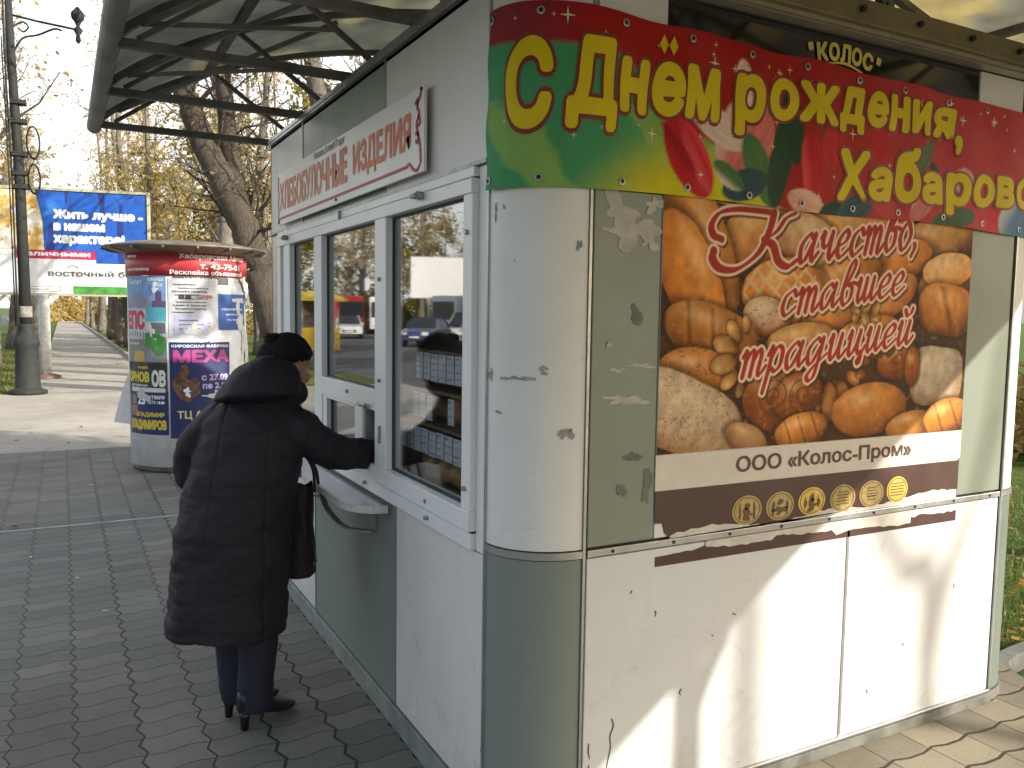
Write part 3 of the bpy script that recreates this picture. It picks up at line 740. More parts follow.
for i, (y, z) in enumerate(((.60, 1.36), (.80, 1.36), (.98, 1.36), (.62, 1.225), (.84, 1.225), (1.04, 1.225))):
    t = thing('bread_loaf', ('tin loaf on the upper shelf behind the white price cards', 'tin loaf on the middle shelf behind the spaced price cards')[i // 3], 'loaf', (.24, y, z), rnd.uniform(-.2, .2), ('tin loaves of the upper shelf', 'tin loaves of the middle shelf')[i // 3])
    b = MB(); b.grid(lambda a, c: (.085 * math.copysign(abs(math.cos(6.2832 * a)) ** .6, math.cos(6.2832 * a)) * math.sin(math.pi * c) ** .5, .075 * math.copysign(abs(math.sin(6.2832 * a)) ** .6, math.sin(6.2832 * a)) * math.sin(math.pi * c) ** .5, .05 - .05 * math.cos(math.pi * c)), 20, 10); b.build('crust', M['bread'], t)
    b = MB()
    for k in (-1, 0, 1): b.tube([(-.06, .035 * k, .096), (0, .035 * k + .01, .101), (.06, .035 * k + .015, .096)], .006, 6)
    b.build('score_mark', M['bread'], t)
# ---------------------------------------------------------------- canopy over the kiosk and the pavement
CX0, CX1, CY0, CY1, CZ = -.935, 3.66, -9.0, 3.42, 2.69
canopy = thing('canopy', 'long dark arched steel canopy on roof trusses reaching over the kiosk', 'canopy', (0, 0, 0))
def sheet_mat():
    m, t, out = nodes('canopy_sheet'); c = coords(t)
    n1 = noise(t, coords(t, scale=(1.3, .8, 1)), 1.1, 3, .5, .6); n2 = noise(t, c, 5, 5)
    base = ramp(t, n1, [(.42, (.50, .50, .46)), (.56, (.54, .53, .46)), (.61, (.64, .57, .36)), (.75, (.68, .61, .40))])  # yellowish patches: glow of light put into the sheet colour
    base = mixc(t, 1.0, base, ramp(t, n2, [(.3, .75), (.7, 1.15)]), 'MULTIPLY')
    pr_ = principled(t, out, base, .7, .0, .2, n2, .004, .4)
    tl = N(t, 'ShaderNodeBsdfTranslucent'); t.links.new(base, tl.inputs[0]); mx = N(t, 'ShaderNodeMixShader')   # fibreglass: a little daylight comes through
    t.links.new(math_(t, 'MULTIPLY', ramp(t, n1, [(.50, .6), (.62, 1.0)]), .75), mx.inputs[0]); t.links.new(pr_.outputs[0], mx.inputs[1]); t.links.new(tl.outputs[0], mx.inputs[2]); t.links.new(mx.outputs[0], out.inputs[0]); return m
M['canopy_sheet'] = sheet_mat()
CM = (CX0 + CX1) / 2; HALF = (CX1 - CX0) / 2; RISE = .70
def archz(x): q = (x - CM) / HALF; return CZ + RISE * (1 - q * q) ** .8 if abs(q) < 1 else CZ
b = MB(); xs = [CM - HALF * math.cos(math.pi * k / 24) for k in range(25)]
n = len(xs); v = []; f = []
for y in (CY0, CY1):
    for dz in (0.0, .03): v += [(x, y, archz(x) + .03 + dz) for x in xs]
for k in range(n - 1):
    f += [(k, 2*n+k, 2*n+k+1, k+1), (n+k, n+k+1, 3*n+k+1, 3*n+k), (k, k+1, n+k+1, n+k), (2*n+k, 3*n+k, 3*n+k+1, 2*n+k+1)]
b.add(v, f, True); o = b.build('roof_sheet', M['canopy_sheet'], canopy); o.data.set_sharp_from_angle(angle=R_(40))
for x in (CX0, CX1):
    b = MB(); b.tube([(x, CY0 - .05, CZ + .01), (x, CY1 + .05, CZ + .01)], .040, 14); b.build('eave_tube', M['dark_metal'], canopy)
    b = MB(); b.box((x + (.02 if x < 0 else -.07), CY0, CZ - .0), (x + (.04 if x < 0 else -.02), CY1, CZ + .06)); b.build('eave_beam', M['dark_metal'], canopy)
# trusses across
M['chord_ochre'] = mat('gold_reflection_steel', (.20, .16, .08), .42, .45, .3, 6, .003)  # golden reflections put into the colour of one chord
YS = [3.31 - .832 * k for k in range(-0, 15)]
for i, y in enumerate(YS):
    ym = -.055 if i == 4 else y
    b = MB()
    if i == 4: b.box((CX0, ym - .030, 2.625), (CX1, ym + .022, 2.705))
    else: b.box((CX0, ym - .020, CZ - .022), (CX1, ym + .020, CZ + .014))
    b.build('bottom_chord', M['chord_ochre'] if i == 4 else M['dark_metal'], canopy, .004)
    b = MB(); q = [(x, ym, archz(x) - .01) for x in xs]
    for k in range(1, n - 2): b.bar(q[k], q[k+1], .03, .04, up=(0, 1, 0))
    b.build('top_chord', M['dark_metal'], canopy)
    nodesx = [CX0 + .10, CX0 + .62, CX0 + 1.15, CX0 + 1.7, CM, CX1 - 1.7, CX1 - 1.15, CX1 - .62, CX1 - .10]
    for k in range(len(nodesx) - 1):
        b = MB(); a, c = nodesx[k], nodesx[k+1]
        if k % 2 == 0: b.bar((a, ym, CZ + .02), (c, ym, archz(c)), .020, .026, up=(0, 1, 0))
        else: b.bar((a, ym, archz(a)), (c, ym, CZ + .02), .020, .026, up=(0, 1, 0))
        b.build('brace', M['dark_metal'], canopy)
# plan bracing under the sheet between the trusses (the crossing bars seen over the window side)
for i in range(len(YS) - 1):
    y0, y1 = YS[i], YS[i+1]
    x1 = CX0 + 1.15; x2 = CX1 - 1.15
    for p, q in (((CX0 + .12, y0), (x1, y1)), ((CX0 + .12, y1), (x1, y0)), ((CX1 - .12, y0), (x2, y1))):
        b = MB(); dz = .09 if p[1] == y1 else .05
        b.bar((p[0], p[1], archz(p[0]) - .03), (q[0], q[1], archz(q[0]) - dz), .018, .022); b.build('plan_brace', M['steel_paint'], canopy)
# purlins
for x in (CX0 + .62, CM, CX1 - .62):
    b = MB(); b.box((x - .02, CY0, archz(x) - .01), (x + .02, CY1, archz(x) + .028)); b.build('purlin', M['dark_metal'], canopy)
# the gutter angle along the kiosk front with bolts
b = MB(); b.box((.10, -.050, 2.607), (2.6, -.004, 2.622)); b.box((.10, -.062, 2.612), (2.6, -.056, 2.63)); b.build('edge_angle', mat('edge_angle', (.42, .38, .27), .4, .5, .2, 9), canopy)
for k in range(8): b = MB(); b.tube([(.35 + .29 * k, -.083, 2.668), (.35 + .29 * k, -.098, 2.668)], .011, 6); b.build('bolt', M['gap'], canopy)
for y in (-3.59, -7.2):                                             # posts of the open side, one of them throws the narrow shadow on the kiosk
    b = MB(); b.box((CX1 - .035, y - .035, -.02), (CX1 + .035, y + .035, CZ)); b.build('post', M['dark_metal'], canopy)
    b = MB(); b.bar((CX1, y, 2.46), (CX1, y + .16, 2.66), .04, .04); b.build('knee_brace', M['dark_metal'], canopy)

# ---------------------------------------------------------------- long shop sign over the window
def metal_sign_mat(name, col): return panel_mat(name, col, amount=.12, rough=.35, scratch=.15, streak=.4)
sign = thing('shop_sign', 'white shop sign in red condensed capitals fixed over the sales window', 'sign', (-.02, 1.725, 2.131))
def sg(u, v, d=0.0): P = win_face(u, v, d + .020); return (P[0] + .02, P[1] - 1.725, P[2] - 2.131)
b = MB(); rect(b, sg, -2.81, -.64, 2.131, 2.420, 0, .012); o = b.build('board', metal_sign_mat('sign_board', (.80, .78, .74)), sign, .002); dome_normals_fix(o)
b = MB()
for u in (-2.5, -1.7, -.9): rect(b, sg, u - .02, u + .02, 2.17, 2.38, -.022, 0)
b.build('bracket', M['zinc'], sign)
def redgrad():
    m, t, out = nodes('faded_red_film'); c = coords(t)
    sp = N(t, 'ShaderNodeSeparateXYZ'); t.links.new(c, sp.inputs[0])
    f = math_(t, 'ADD', noise(t, coords(t, scale=(1, 9, 2)), 3.0, 3), math_(t, 'MULTIPLY', sp.outputs[1], .05))
    base = ramp(t, f, [(.3, (.58, .075, .030)), (.55, (.66, .17, .05)), (.75, (.74, .34, .16))])
    principled(t, out, base, .5); return m
M['sign_red'] = redgrad(); M['sign_crimson'] = flat_mat('crimson_film', (.42, .035, .045)); M['sign_brown'] = flat_mat('brown_film', (.16, .045, .03))
b = MB(); put_text(b, 'ХЛЕБОБУЛОЧНЫЕ', sg, -2.765, -1.505, 2.205, 2.362, bold=.042, d=.0135); put_text(b, 'ИЗДЕЛИЯ', sg, -1.425, -.760, 2.200, 2.352, bold=.042, d=.0135)
b.build('lettering', M['sign_red'], sign)
b = MB(); put_text(b, 'КолосХлебТорг', sg, -2.035, -1.535, 2.372, 2.414, bold=.02, d=.0135); b.build('small_lettering', M['sign_brown'], sign)
b = MB(); rect(b, sg, -2.77, -.80, 2.160, 2.172, .0122, .0135)
def curl(pts, w=.010):
    q = catmull(pts, 6)
    for k in range(len(q) - 1): b.bar(sg(q[k][0], q[k][1], .0132), sg(q[k+1][0], q[k+1][1], .0132), w, .0022, up=(1, 0, 0))
curl([(-.80, 2.166), (-.77, 2.172), (-.735, 2.150), (-.70, 2.142), (-.672, 2.158)], .012)
curl([(-.665, 2.160), (-.672, 2.22), (-.69, 2.262), (-.705, 2.30), (-.68, 2.33), (-.70, 2.36), (-.675, 2.385), (-.665, 2.405)], .014)
curl([(-.715, 2.245), (-.69, 2.235), (-.69, 2.265), (-.715, 2.268)], .012); curl([(-.70, 2.29), (-.672, 2.30), (-.69, 2.33)], .012); curl([(-.72, 2.37), (-.69, 2.38), (-.70, 2.35)], .012)
curl([(-2.77, 2.166), (-2.785, 2.15), (-2.80, 2.162), (-2.79, 2.20), (-2.80, 2.25), (-2.785, 2.30), (-2.80, 2.34), (-2.79, 2.40)], .010)
b.build('border_ornament', M['sign_crimson'], sign)
b = MB()
for u, v in ((-.66, 2.408), (-2.79, 2.145), (-1.67, 2.150)): b.tube([sg(u, v, .012), sg(u, v, .017)], .007, 8)
b.build('screw', M['gap'], sign)

# ---------------------------------------------------------------- birthday banner wrapped round the corner
banner = thing('banner', 'red and green vinyl birthday banner with yellow letters wrapped round the kiosk corner', 'banner', (0, 0, 0))
LA = math.pi / 2 * .2103; LS = XE - .2205
def bpath(s, d=0.0):
    """arc length along the banner, s=0 where the flat front starts"""
    if s < 0:
        a = 270 + 90 * s / LA; a = max(a, 181)
        return (.2205 + (.2205 + d) * math.cos(R_(a)), .2 + (.2 + d) * math.sin(R_(a)))
    if s <= LS: return (.2205 + s, -d)
    a = min(270 + 90 * (s - LS) / LA, 360)
    x = XE + (.2205 + d) * math.cos(R_(a)); y = .2 + (.2 + d) * math.sin(R_(a))
    if (s - LS) > LA: y += (s - LS) - LA
    return (x, y)
def btop(s): return 2.522 - .020 * max(s, 0) - .008 * math.sin(max(0, s) * 7) ** 2
def bbot(s): return 2.012 + .006 * math.sin(max(0, s) * 5.2) - (.014 * max(s - .9, 0) / 1.2)
def bwave(s, v): return .010 + .006 * math.sin(s * 9 + v * 12) * math.sin(v * 20 + s * 3) + .003 * math.sin(s * 23)
def bmap(s, v, d=0.0):
    x, y = bpath(s, bwave(s, v) + d + .006); return (x, y, v)
S0, S1 = -LA * .985, LS + LA + .25
NU, NV = 420, 90
me_v = []
for j in range(NV + 1):
    for i in range(NU + 1):
        s = S0 + (S1 - S0) * i / NU; v = bbot(s) + (btop(s) - bbot(s)) * j / NV
        me_v.append(bmap(s, v))
b = MB(); b.add(me_v, [(j*(NU+1)+i, j*(NU+1)+i+1, (j+1)*(NU+1)+i+1, (j+1)*(NU+1)+i) for j in range(NV) for i in range(NU)], True)
M['vinyl'] = vcol_mat('printed_vinyl', .55, .05)
o = b.build('vinyl_sheet', M['vinyl'], banner)
gx, gy = np.meshgrid(np.linspace(S0, S1, NU + 1) + .2205, np.linspace(0, 1, NV + 1))      # gx equals world x on the flat part
def lay(img, mask, col): img[:] = img * (1 - mask[..., None]) + np.array(col)[None, None] * mask[..., None]
img = np.zeros((NV + 1, NU + 1, 3)); img[:] = srgb(70, 150, 100)
nz_ = fbm(gx * 6, gy * 4, 3)
lay(img, smoothstep(.25, .62, gx - (gy - .3) * .5) * smoothstep(.5, .1, gy), srgb(205, 200, 30))
lay(img, smoothstep(.0, .2, np.sin(gx * 14 + gy * 5) * .5 + nz_ - .7) * .35 * (gy < .5), srgb(190, 205, 70))
wave = .80 - .10 * gx - .36 * smoothstep(.28, .62, gx) - .35 * smoothstep(.6, 1.0, gx)
lay(img, smoothstep(-.02, .02, gy - wave), srgb(165, 30, 24))
lay(img, smoothstep(-.02, .02, gy - wave) * smoothstep(.28, .0, gx), srgb(140, 45, 55))
lay(img, smoothstep(.9, 1.9, gx) * .85, srgb(188, 62, 68))
def petal(cx, cz, rx, rz, ang, col, hi=None, soft=.06):
    ca, sa = math.cos(R_(ang)), math.sin(R_(ang)); dx = gx - cx; dz = (gy - cz) * .5
    a = (dx * ca + dz * sa) / rx; c = (-dx * sa + dz * ca) / rz
    r = np.sqrt(a * a + np.abs(c) ** 1.8); mk = smoothstep(1 + soft, 1 - soft, r)
    tx = .62 + .75 * fbm(a * 2 + 3, c * 11 + 9, 5)
    cc = np.array(col)[None, None] * tx[..., None]
    if hi is not None: cc = cc * (1 - smoothstep(.0, 1.0, c)[..., None]) + np.array(hi)[None, None] * smoothstep(.0, 1.0, c)[..., None]
    img[:] = img * (1 - mk[..., None]) + cc * mk[..., None]
GRN, DGR, WHT, RED, PNK = srgb(78, 120, 70), srgb(40, 72, 52), srgb(225, 205, 190), srgb(190, 28, 40), srgb(215, 120, 110)
petal(.80, .42, .16, .11, 60, PNK, WHT); petal(.68, .46, .13, .05, -25, WHT); petal(.79, .70, .04, .10, 10, WHT)
petal(.57, .24, .14, .075, -55, RED, srgb(220, 60, 70), .04); petal(.60, .22, .11, .03, -58, srgb(215, 70, 78), RED, .2); petal(.53, .28, .10, .02, -50, srgb(160, 20, 34), None, .2)
petal(.86, .22, .13, .055, 120, GRN); petal(.80, .12, .10, .05, 20, srgb(50, 80, 90)); petal(.95, .30, .16, .05, 80, DGR); petal(1.0, .55, .13, .05, 100, DGR); petal(.73, .16, .07, .035, 150, GRN, WHT)
petal(1.10, .28, .125, .055, 100, RED, srgb(225, 80, 80), .06); petal(1.16, .62, .06, .03, 80, DGR); petal(1.19, .48, .10, .05, 90, srgb(190, 40, 44))
petal(1.08, .05, .09, .045, -15, srgb(222, 170, 150), srgb(235, 200, 180)); petal(1.22, .02, .08, .04, 10, DGR); petal(1.32, .06, .11, .05, 30, srgb(60, 90, 100))
petal(1.43, .52, .07, .05, 90, RED); petal(1.57, .40, .05, .03, 70, DGR); petal(1.66, .44, .11, .035, 60, srgb(88, 112, 84)); petal(1.75, .30, .09, .035, 110, DGR)
petal(1.90, .36, .05, .06, 90, srgb(200, 170, 150)); petal(1.86, .06, .13, .04, 10, srgb(72, 100, 72)); petal(2.08, .08, .10, .05, 0, srgb(205, 50, 60)); petal(2.24, .10, .10, .10, 60, srgb(90, 130, 165), srgb(200, 210, 225))
petal(1.5, .06, .12, .04, 160, srgb(190, 60, 70)); petal(1.67, .12, .08, .04, 40, srgb(200, 120, 120))
img *= (.93 + .14 * fbm(gx * 25, gy * 14, 8))[..., None]
set_vcol(o.data, np.clip(img * np.array([1.0, .93, .88]) * 1.02, 0, 1).reshape(-1, 3))
# letters, each fitted to the box it has on the banner
LET = [('С', -.245, -.118, 2.170, 2.428), ('Д', .140, .290, 2.176, 2.436), ('н', .301, .404, 2.238, 2.395), ('е', .419, .540, 2.246, 2.405), ('м', .546, .683, 2.250, 2.412),
       ('р', .745, .869, 2.222, 2.416), ('о', .890, 1.016, 2.290, 2.425), ('ж', 1.022, 1.206, 2.298, 2.432), ('д', 1.212, 1.334, 2.285, 2.440), ('е', 1.342, 1.450, 2.318, 2.442), ('н', 1.465, 1.572, 2.318, 2.446), ('и', 1.585, 1.691, 2.322, 2.444), ('я', 1.705, 1.836, 2.322, 2.436), (',', 1.842, 1.885, 2.270, 2.345),
       ('Х', 1.218, 1.366, 2.056, 2.232), ('а', 1.375, 1.499, 2.068, 2.188), ('б', 1.512, 1.647, 2.072, 2.272), ('а', 1.655, 1.781, 2.078, 2.196), ('р', 1.800, 1.939, 2.046, 2.205), ('о', 1.955, 2.089, 2.088, 2.214), ('в', 2.105, 2.216, 2.096, 2.218), ('с', 2.235, 2.345, 2.10, 2.222), ('к', 2.37, 2.49, 2.10, 2.222)]
def heavy(mb, grow, d):
    for ch, u0, u1, z0, z1 in LET:

        put_text(mb, ch, lambda u, v, dd: bmap(u if ch == 'С' else u - .2205, v, dd), u0, u1, z0, z1, bold=.048 + grow, ref=.048, split=.02, d=d, shear=.04)
b = MB(); heavy(b, .046, .0022); b.build('lettering_outline', flat_mat('banner_wine', (.22, .018, .022)), banner)
b = MB(); heavy(b, .0, .0034); 
for cu in (.462, .497): b.add([bmap(cu - .2205 + dx, 2.452 + dz, .0034) for dx, dz in ((-.016, 0), (0, -.028), (.016, 0), (0, .028))], [(0, 1, 2, 3)])
b.build('lettering', mat('banner_yellow', (.70, .53, .010), .6, 0, .10, 10, 0, .2), banner)
b = MB(); rs = random.Random(4)
for i in range(64):
    u = rs.uniform(-.26, 2.1); vv = rs.choice((rs.uniform(.08, .42), rs.uniform(.82, .95), rs.uniform(.1, .95))); v = bbot(u) + (btop(u) - bbot(u)) * vv; r = rs.choice((.008, .010, .014, .022))
    P = []
    for k in range(8):
        a = k * math.pi / 4; q = r if k % 2 == 0 else r * .18
        P.append(bmap(u + q * math.cos(a), v + q * 1.15 * math.sin(a), .0016))
    b.add(P, [tuple(range(8))])
b.build('sparkle', flat_mat('banner_sparkle', (.72, .62, .38)), banner)
for s in [S0 + .015, S0 + .18, .10] + [.10 + .245 * k for k in range(1, 9)]:
    for v in (btop(s) - .028, bbot(s) + .026):
        b = MB(); P0 = Vector(bmap(s, v, 0)); P1 = Vector(bmap(s, v, .003)); nrm = (P1 - P0).normalized()
        tang = (Vector(bmap(s + .004, v, 0)) - P0).normalized(); up = Vector((0, 0, 1)); ring = []
        for k in range(14):
            a = 2 * math.pi * k / 14; ring.append((math.cos(a), math.sin(a)))
        vs = [P0 + nrm * .003 + (tang * c_ + up * s_) * .012 for c_, s_ in ring] + [P0 + nrm * .004 + (tang * c_ + up * s_) * .0065 for c_, s_ in ring]
        b.add(vs, [(k, (k+1) % 14, 14 + (k+1) % 14, 14 + k) for k in range(14)], True)
        b.cur = 1; b.add([P0 + nrm * .0032 + (tang * c_ + up * s_) * .0066 for c_, s_ in ring], [tuple(range(14))])
        b.build('grommet', [M['zinc'], M['gap']], banner)
# ---------------------------------------------------------------- bread poster on the kiosk front
poster = thing('bread_poster', 'large poster of mixed loaves with red script lettering pasted on the kiosk front', 'poster', (0, 0, 0))
PX0, PX1, PZ0, PZ1 = .488, 2.000, 1.220, 2.040
NU, NV = 500, 272
gx, gz = np.meshgrid(np.linspace(PX0, PX1, NU + 1), np.linspace(PZ0, PZ1, NV + 1))
img = np.zeros((NV + 1, NU + 1, 3)); img[:] = srgb(60, 34, 18)
img *= (.6 + .9 * fbm(gx * 12, gz * 12, 2))[..., None]
def bread(cx, cz, rx, rz, ang, col, dark, power=2.0, slashes=0, tex=14, seeds=0, bend=0.0, light=(-.3, .75)):
    """a photographed loaf, printed: body colour, browner rim and soft print shading"""
    ca, sa = math.cos(R_(ang)), math.sin(R_(ang)); dx = gx - cx; dz = gz - cz
    a = (dx * ca + dz * sa) / rx; c = (-dx * sa + dz * ca) / rz + bend * ((dx * ca + dz * sa) / rx) ** 2
    wob = 1 + .09 * (fbm(gx * 16 + cx * 9, gz * 16, 4) - .5)
    r = (np.abs(a) ** power + np.abs(c) ** power) ** (1 / power) / wob
    ao = smoothstep(1.30, .98, r)                                       # dark gap between neighbours
    img[:] = img * (1 - .72 * (ao * (r >= .98))[..., None])
    mk = smoothstep(1.015, .97, r)
    hgt = np.sqrt(np.clip(1 - np.clip(r, 0, 1) ** 2, 0, 1))
    lam = np.clip(.60 * hgt + .46 * (light[0] * a + light[1] * c) + .10, 0, 1.2) ** 1.15
    t = np.clip(lam + .5 * (fbm(gx * tex, gz * tex, int(cx * 100)) - .5), 0, 1)
    if slashes:
        ss = np.abs(np.sin(math.pi * slashes * (a * .5 + .5) + c * .9))
        cut = smoothstep(.38, .10, ss) * (np.abs(c) < .85)
        t = t * (1 - .65 * cut) + .10 * smoothstep(.38, .6, ss) * smoothstep(.8, .5, ss)
    cc = np.array(dark)[None, None] * (1 - t[..., None]) + np.array(col)[None, None] * t[..., None]
    if seeds:
        s = vnoise(gx * seeds * 2.2, gz * seeds * 2.6, 9) * .7 + .3 * vnoise(gx * seeds * .7, gz * seeds * .8, 5); cc = cc * (1 - .55 * smoothstep(.66, .78, s)[..., None])
    sheen = .34 * np.exp(-((a + .25) / .42) ** 2 - ((c - .45) / .26) ** 2) * (.5 + fbm(gx * 20, gz * 20, 3))
    cc = cc * (1 - sheen[..., None]) + np.array(srgb(250, 226, 180))[None, None] * sheen[..., None]
    img[:] = img * (1 - mk[..., None]) + cc * mk[..., None]
ORG, BRN, DRK, TAN, CRM, WHT_ = srgb(238, 158, 66), srgb(176, 96, 32), srgb(92, 40, 10), srgb(228, 172, 100), srgb(226, 196, 152), srgb(222, 205, 180)
# wheat straw behind
for k in range(60):
    u = .49 + .9 * rnd.random(); a = math.tan(R_(rnd.uniform(-12, 14))); z = 2.0 + rnd.uniform(-.04, .04)
    dd = np.abs(gz - z - a * (gx - u)); mk = smoothstep(.003, .001, dd) * (np.abs(gx - u) < .28) * .8
    lay(img, mk, srgb(*rnd.choice(((205, 160, 90), (150, 100, 50), (225, 190, 120)))))
bread(1.34, 1.975, .29, .075, 5, TAN, BRN); bread(1.80, 1.955, .24, .085, 10, TAN, DRK); bread(.88, 1.93, .16, .10, 18, TAN, BRN); bread(1.12, 1.90, .17, .10, -20, CRM, BRN); bread(1.55, 1.86, .22, .08, 12, ORG, BRN)
bread(1.30, 1.79, .20, .09, 20, ORG, DRK, slashes=3); bread(1.50, 1.72, .20, .075, 22, TAN, BRN); bread(1.86, 1.79, .17, .10, 10, TAN, DRK); bread(1.25, 1.66, .17, .07, 14, ORG, DRK); bread(1.42, 1.60, .17, .06, 12, ORG, DRK)
bread(1.865, 1.842, .155, .066, 7, CRM, ORG); bread(1.87, 1.69, .175, .10, -4, ORG, DRK, power=2.6, slashes=2)
bread(.625, 1.865, .27, .135, -62, ORG, DRK, power=2.4, tex=9); bread(.60, 1.78, .22, .11, -60, ORG, BRN, tex=10)
# waffle with lattice
bread(1.0, 1.74, .185, .115, 5, ORG, BRN)
lat = np.minimum(np.abs(((gx - 1.0) * .8 + (gz - 1.74)) % .062 - .031), np.abs(((gx - 1.0) - (gz - 1.74) * .8) % .07 - .035))
lay(img, smoothstep(.011, .006, lat) * ((np.abs(gx - 1.0) / .175) ** 2 + (np.abs(gz - 1.74) / .105) ** 2 < 1) * .7, CRM)
bread(.93, 1.655, .105, .066, -8, WHT_, BRN, seeds=70); bread(1.10, 1.575, .165, .062, 4, TAN, DRK)
bread(.70, 1.60, .205, .088, -14, srgb(210, 138, 62), DRK, slashes=4, power=2.3); bread(.64, 1.475, .165, .078, -6, srgb(205, 140, 70), BRN, seeds=60)
bread(.60, 1.335, .24, .125, -22, WHT_, srgb(160, 120, 80), power=3.2, tex=40, seeds=110); bread(1.83, 1.435, .155, .115, -3, srgb(205, 196, 182), srgb(130, 105, 76), power=4, tex=45)
bread(1.60, 1.50, .12, .07, 10, BRN, DRK, seeds=50); bread(1.68, 1.475, .045, .075, 0, BRN, DRK, slashes=2)
# rolled bun
def croissant(cx, cz, r, a0, a1, w, col, dark):                      # rolled pastry: overlapping segments along an arc
    n = 6
    for k in sorted(range(n), key=lambda k: -abs(k - 2.5)):
        a = R_(a0 + (a1 - a0) * k / (n - 1)); ww = w * (1 - .5 * abs(k - 2.5) / 2.5)
        bread(cx + r * math.cos(a), cz + r * math.sin(a), ww * .62, ww * 1.05, math.degrees(a) - 90, col, dark, tex=24)
croissant(1.22, 1.52, .16, 200, 330, .075, ORG, DRK); croissant(1.50, 1.47, .10, 20, 190, .055, BRN, DRK); croissant(.86, 1.52, .11, 100, 250, .06, TAN, DRK)
for k in range(9): bread(1.36 + .05 * (k % 3), 1.62 + .035 * (k // 3) + .01 * (k % 2), .032, .022, 30 * k, srgb(200, 150, 80), DRK, tex=40)
bread(1.00, 1.365, .17, .105, -8, BRN, DRK); bread(1.09, 1.385, .12, .08, 10, BRN, DRK)
for cx in (.98, 1.12):
    rr = np.sqrt(((gx - cx) / 1.15) ** 2 + (gz - 1.39) ** 2); an = np.arctan2(gz - 1.39, gx - cx)
    sp = np.abs(((rr / .030) - an / (2 * math.pi)) % 1 - .5); lay(img, smoothstep(.16, .05, sp) * (rr < .075) * .7, srgb(70, 30, 10))
bread(1.115, 1.265, .13, .062, 8, ORG, DRK, slashes=4); bread(.86, 1.25, .10, .05, -20, srgb(205, 165, 115), DRK)
bread(1.46, 1.325, .205, .098, 4, srgb(214, 142, 60), srgb(120, 62, 20), tex=7); bread(1.69, 1.255, .145, .055, 6, srgb(212, 150, 75), srgb(120, 66, 24)); bread(1.90, 1.28, .14, .07, 8, ORG, DRK, slashes=3)
img *= (.66 + .62 * fbm(gx * 34, gz * 34, 11))[..., None]
lay(img, smoothstep(.70, .82, fbm(gx * 60, gz * 60, 21)) * .35, srgb(80, 40, 14)); lay(img, smoothstep(.62, .75, fbm(gx * 48 + 7, gz * 48, 25)) * .10, srgb(250, 222, 170))

# hand-drawn script: broad pen strokes laid into the print
GL = {'о': ([[(.55,.95),(.3,1.0),(.05,.55),(.18,.03),(.42,.02),(.66,.5),(.52,.95)]], .84),
 'а': ([[(.62,.84),(.38,1.0),(.05,.6),(.10,.05),(.32,.06),(.60,.62)],[(.70,1.0),(.62,.4),(.70,.02),(.98,.3)]], 1.02),
 'с': ([[(.60,.80),(.46,1.0),(.12,.78),(.03,.3),(.24,0),(.68,.30)]], .74),
 'е': ([[(.06,.42),(.42,.58),(.54,.86),(.36,1.0),(.08,.66),(.07,.18),(.28,0),(.72,.32)]], .76),
 'т': ([[(0,.8),(.14,1.0),(.16,.5),(.12,0)],[(.15,.55),(.36,.98),(.50,.86),(.46,0)],[(.49,.55),(.70,.98),(.84,.82),(.80,.12),(.90,0),(1.14,.3)]], 1.18),
 'и': ([[(0,.75),(.14,1.0),(.10,.28),(.22,0),(.46,.35),(.60,1.0)],[(.60,1.0),(.54,.28),(.66,0),(.92,.3)]], .96),
 'й': ([[(0,.75),(.14,1.0),(.10,.28),(.22,0),(.46,.35),(.60,1.0)],[(.60,1.0),(.54,.28),(.66,0),(.92,.3)],[(.24,1.52),(.36,1.30),(.56,1.36),(.64,1.58)]], .96),
 'ш': ([[(0,.75),(.14,1.0),(.10,.28),(.20,0),(.40,.35),(.50,1.0)],[(.50,1.0),(.46,.28),(.56,0),(.78,.35),(.88,1.0)],[(.88,1.0),(.83,.28),(.94,0),(1.18,.3)]], 1.24),
 'ч': ([[(0,.8),(.13,1.0),(.12,.62),(.26,.46),(.46,.6),(.58,1.0)],[(.58,1.0),(.52,.28),(.62,0),(.86,.3)]], .92),
 'в': ([[(.02,.55),(.34,1.1),(.54,1.65),(.44,1.88),(.24,1.5),(.06,.5),(.22,0),(.52,.22),(.54,.70),(.34,.86),(.56,.90),(.82,.82)]], .84),
 'д': ([[(.62,.84),(.38,1.0),(.05,.6),(.10,.05),(.32,.06),(.60,.62)],[(.70,1.0),(.62,.2),(.50,-.55),(.28,-.72),(.16,-.5),(.46,-.12),(1.0,.3)]], 1.04),
 'р': ([[(-.02,.7),(.15,1.0),(.12,.2),(.0,-.8)],[(.12,.5),(.36,.98),(.62,.84),(.62,.25),(.42,0),(.18,.16)]], .86),
 'ц': ([[(0,.75),(.14,1.0),(.10,.28),(.22,0),(.46,.35),(.60,1.0)],[(.60,1.0),(.54,.28),(.66,0),(.80,.02),(.78,-.42),(.66,-.30),(.96,.28)]], .98),
 ',': ([[(.16,.12),(.20,-.04),(.04,-.36)]], .3)}
strokes = []                                                         # lists of (x, z) plus pen size
def script(word, x0, z0, x1, z1, xh, slant=.34):
    tot = sum(GL[c][1] for c in word); ln = math.hypot(x1 - x0, z1 - z0); k = ln / tot; ca, sa = (x1 - x0) / ln, (z1 - z0) / ln; pos = 0
    for c in word:
        for st in GL[c][0]:
            q = catmull(st, 14); X = (q[:, 0] + pos) * k + slant * q[:, 1] * xh; Z = q[:, 1] * xh
            strokes.append((np.stack([x0 + X * ca - Z * sa, z0 + X * sa + Z * ca], 1), xh))
        pos += GL[c][1]
script('ачество,', 1.062, 1.838, 1.668, 1.920, .088)
script('ставшее', .992, 1.656, 1.612, 1.748, .078)
script('традицией', .818, 1.452, 1.675, 1.568, .080)
